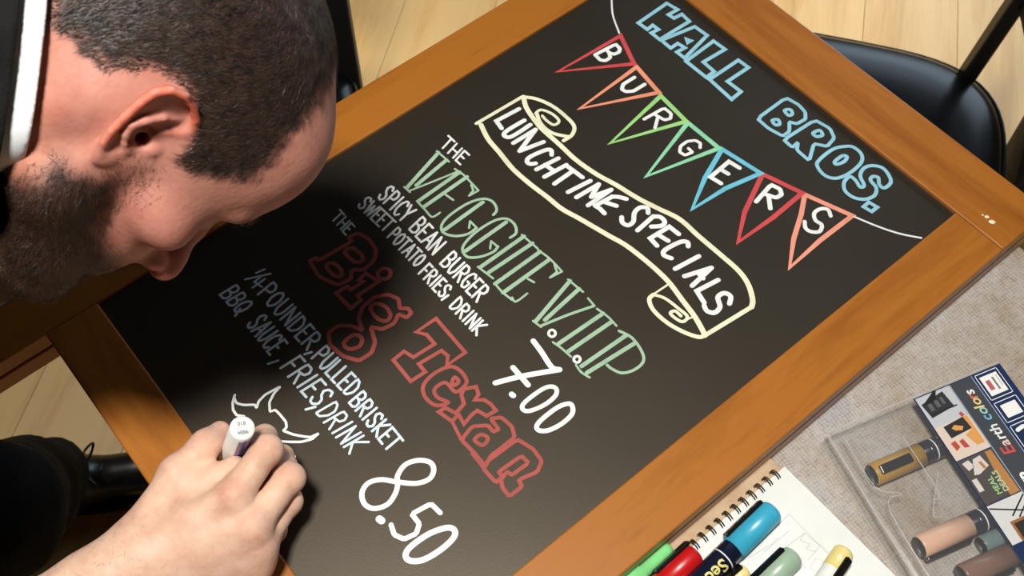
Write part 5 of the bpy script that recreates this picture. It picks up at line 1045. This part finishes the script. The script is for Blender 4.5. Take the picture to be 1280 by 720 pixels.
def make_shoe(ank, d):
    d = np.array([d[0], d[1], 0.0]); d /= np.linalg.norm(d); s = np.array([-d[1], d[0], 0]); g = np.array([ank[0], ank[1], -0.80])
    W = lambda f, l, z: g + d * f + s * l + np.array([0, 0, z])
    def f(P):
        q = P - g; Lc = np.stack([q @ d, q @ s, q[:, 2]], 1)
        e = s_ell(Lc, (0.00, 0, 0.045), (0.055, 0.036, 0.048))
        e = smin(e, s_cone(Lc, (-0.005, 0, 0.05), (0.0, 0, 0.10), 0.036, 0.042), 0.03)
        e = smin(e, s_cone(Lc, (0.03, 0, 0.05), (0.12, 0.0, 0.033), 0.036, 0.034), 0.03)
        e = smin(e, s_ell(Lc, (0.165, 0.0, 0.03), (0.055, 0.042, 0.026)), 0.03)
        return np.maximum(e, 0.012 - Lc[:, 2])
    lo = np.minimum(W(-0.08, -0.08, 0), W(0.25, 0.08, 0)); hi = np.maximum(W(-0.08, -0.08, 0), W(0.25, 0.08, 0)); lo2 = np.minimum(np.minimum(lo, W(-0.08, 0.08, 0)), W(0.25, -0.08, 0)); hi2 = np.maximum(np.maximum(hi, W(-0.08, 0.08, 0)), W(0.25, -0.08, 0)); hi2[2] = -0.64; lo2[2] = -0.805
    Vs, Qs = surface_net(f, lo2, hi2, 0.004)
    sh = np_mesh('shoe', Vs, Qs, shoem, person); sh['label'] = 'black lace-up shoe'
    bm = bmesh.new(); ring = []
    for z in (-0.799, -0.786):
        ring.append([tuple(g + d * (0.08 + 0.145 * math.cos(t)) + s * (0.043 * math.sin(t) * (1 + 0.12 * math.cos(t))) + np.array([0, 0, z + 0.8])) for t in [2 * math.pi * k / 40 for k in range(40)]])
    loft(bm, ring); bm_obj('sole', bm, mat('rubber_sole', srgb(20, 19, 18), 0.7), sh)
    bm = bmesh.new()
    for k in range(4):
        f0 = 0.045 + k * 0.018; zt = 0.088 - k * 0.009
        tube(bm, catmull([tuple(W(f0, -0.022, zt - 0.012)), tuple(W(f0 + 0.003, 0, zt + 0.002)), tuple(W(f0 + 0.006, 0.022, zt - 0.012))], False, 5), 0.0022, 6)
    for sg in (-1, 1):
        tube(bm, catmull([tuple(W(0.04, 0, 0.095)), tuple(W(0.05, sg * 0.02, 0.108)), tuple(W(0.062, sg * 0.036, 0.100)), tuple(W(0.055, sg * 0.024, 0.09)), tuple(W(0.042, 0, 0.094))], False, 6), 0.0022, 6)
    bm_obj('laces', bm, M['black_plastic'], sh, True)
make_shoe(AR, (0.42, 0.9)); make_shoe(AL, (-0.1, 1.0))
make_chair((-0.08, -0.50, 0), math.pi, 'black padded chair the leaning man sits on')

# ---- the marker in his hand
tip = np.array(px_point(283, 586, -0.004)); top = np.array(px_point(303, 535, 0.118)); axp = Vector(top - tip).normalized()
hm = empty('chalk_marker', (tip[0], tip[1], ZB - 0.004), 'white and blue chalk marker held in the hand above the bull drawing', 'marker')
ln = (Vector(top) - Vector(tip)).length
bm = bmesh.new(); lathe(bm, (0, 0, 0), axp, [(0.0002, 0), (0.0004, 0.0022), (0.008, 0.0026), (0.0085, 0.0045), (0.02, 0.0065)], 24); bm_obj('nib_holder', bm, M['white_plastic'], hm, True)
bm = bmesh.new(); lathe(bm, (0, 0, 0), axp, [(0.02, 0.0066), (0.022, 0.0092), (0.035, 0.0096), (ln - 0.0008, 0.0096), (ln, 0.0088), (ln, 0)], 40); o = bm_obj('barrel', bm, M['white_plastic'], hm); o.data.shade_smooth()
uu, vv_ = frame_of(axp)
def patch(a0, a1, t0, t1, m, name='printed_label'):
    bm = bmesh.new(); rows = []
    for k in range(13):
        a = a0 + (a1 - a0) * k / 12; dd = uu * math.cos(a) + vv_ * math.sin(a)
        rows.append([bm.verts.new(axp * t + dd * 0.00975) for t in (t0, t1)])
    for A, B in zip(rows, rows[1:]): bm.faces.new((A[0], B[0], B[1], A[1]))
    bm_obj(name, bm, m, hm, True)
cdir = Vector((0.66282, -0.02507, 0.90105)) - Vector(top); dsc = _d - axp * _d.dot(axp); dsc.normalize(); ac = math.atan2(dsc.dot(vv_), dsc.dot(uu))
patch(ac - 0.25, ac + 0.95, 0.03, ln - 0.006, mat('lilac_label', srgb(150, 140, 206), 0.4)); patch(ac + 0.1, ac + 0.42, 0.03, ln - 0.004, M['blue_print'])
patch(ac + 2.6, ac + 3.5, ln - 0.02, ln - 0.001, mat('orange_label', srgb(224, 130, 40), 0.4))
xr = (_r - axp * _r.dot(axp)).normalized()
xr = (xr * math.cos(0.25) + axp.cross(xr) * math.sin(0.25))
for tx, yo in (('018', 0.0022), ('4886', -0.0048)):
    text_obj('printed_lettering', tx, 0.0042, basis(xr, axp.cross(xr), axp * (ln + 0.0002) + axp.cross(xr) * yo - xr * (0.0011 * len(tx))), M['grey_print'], hm, 0.00012)
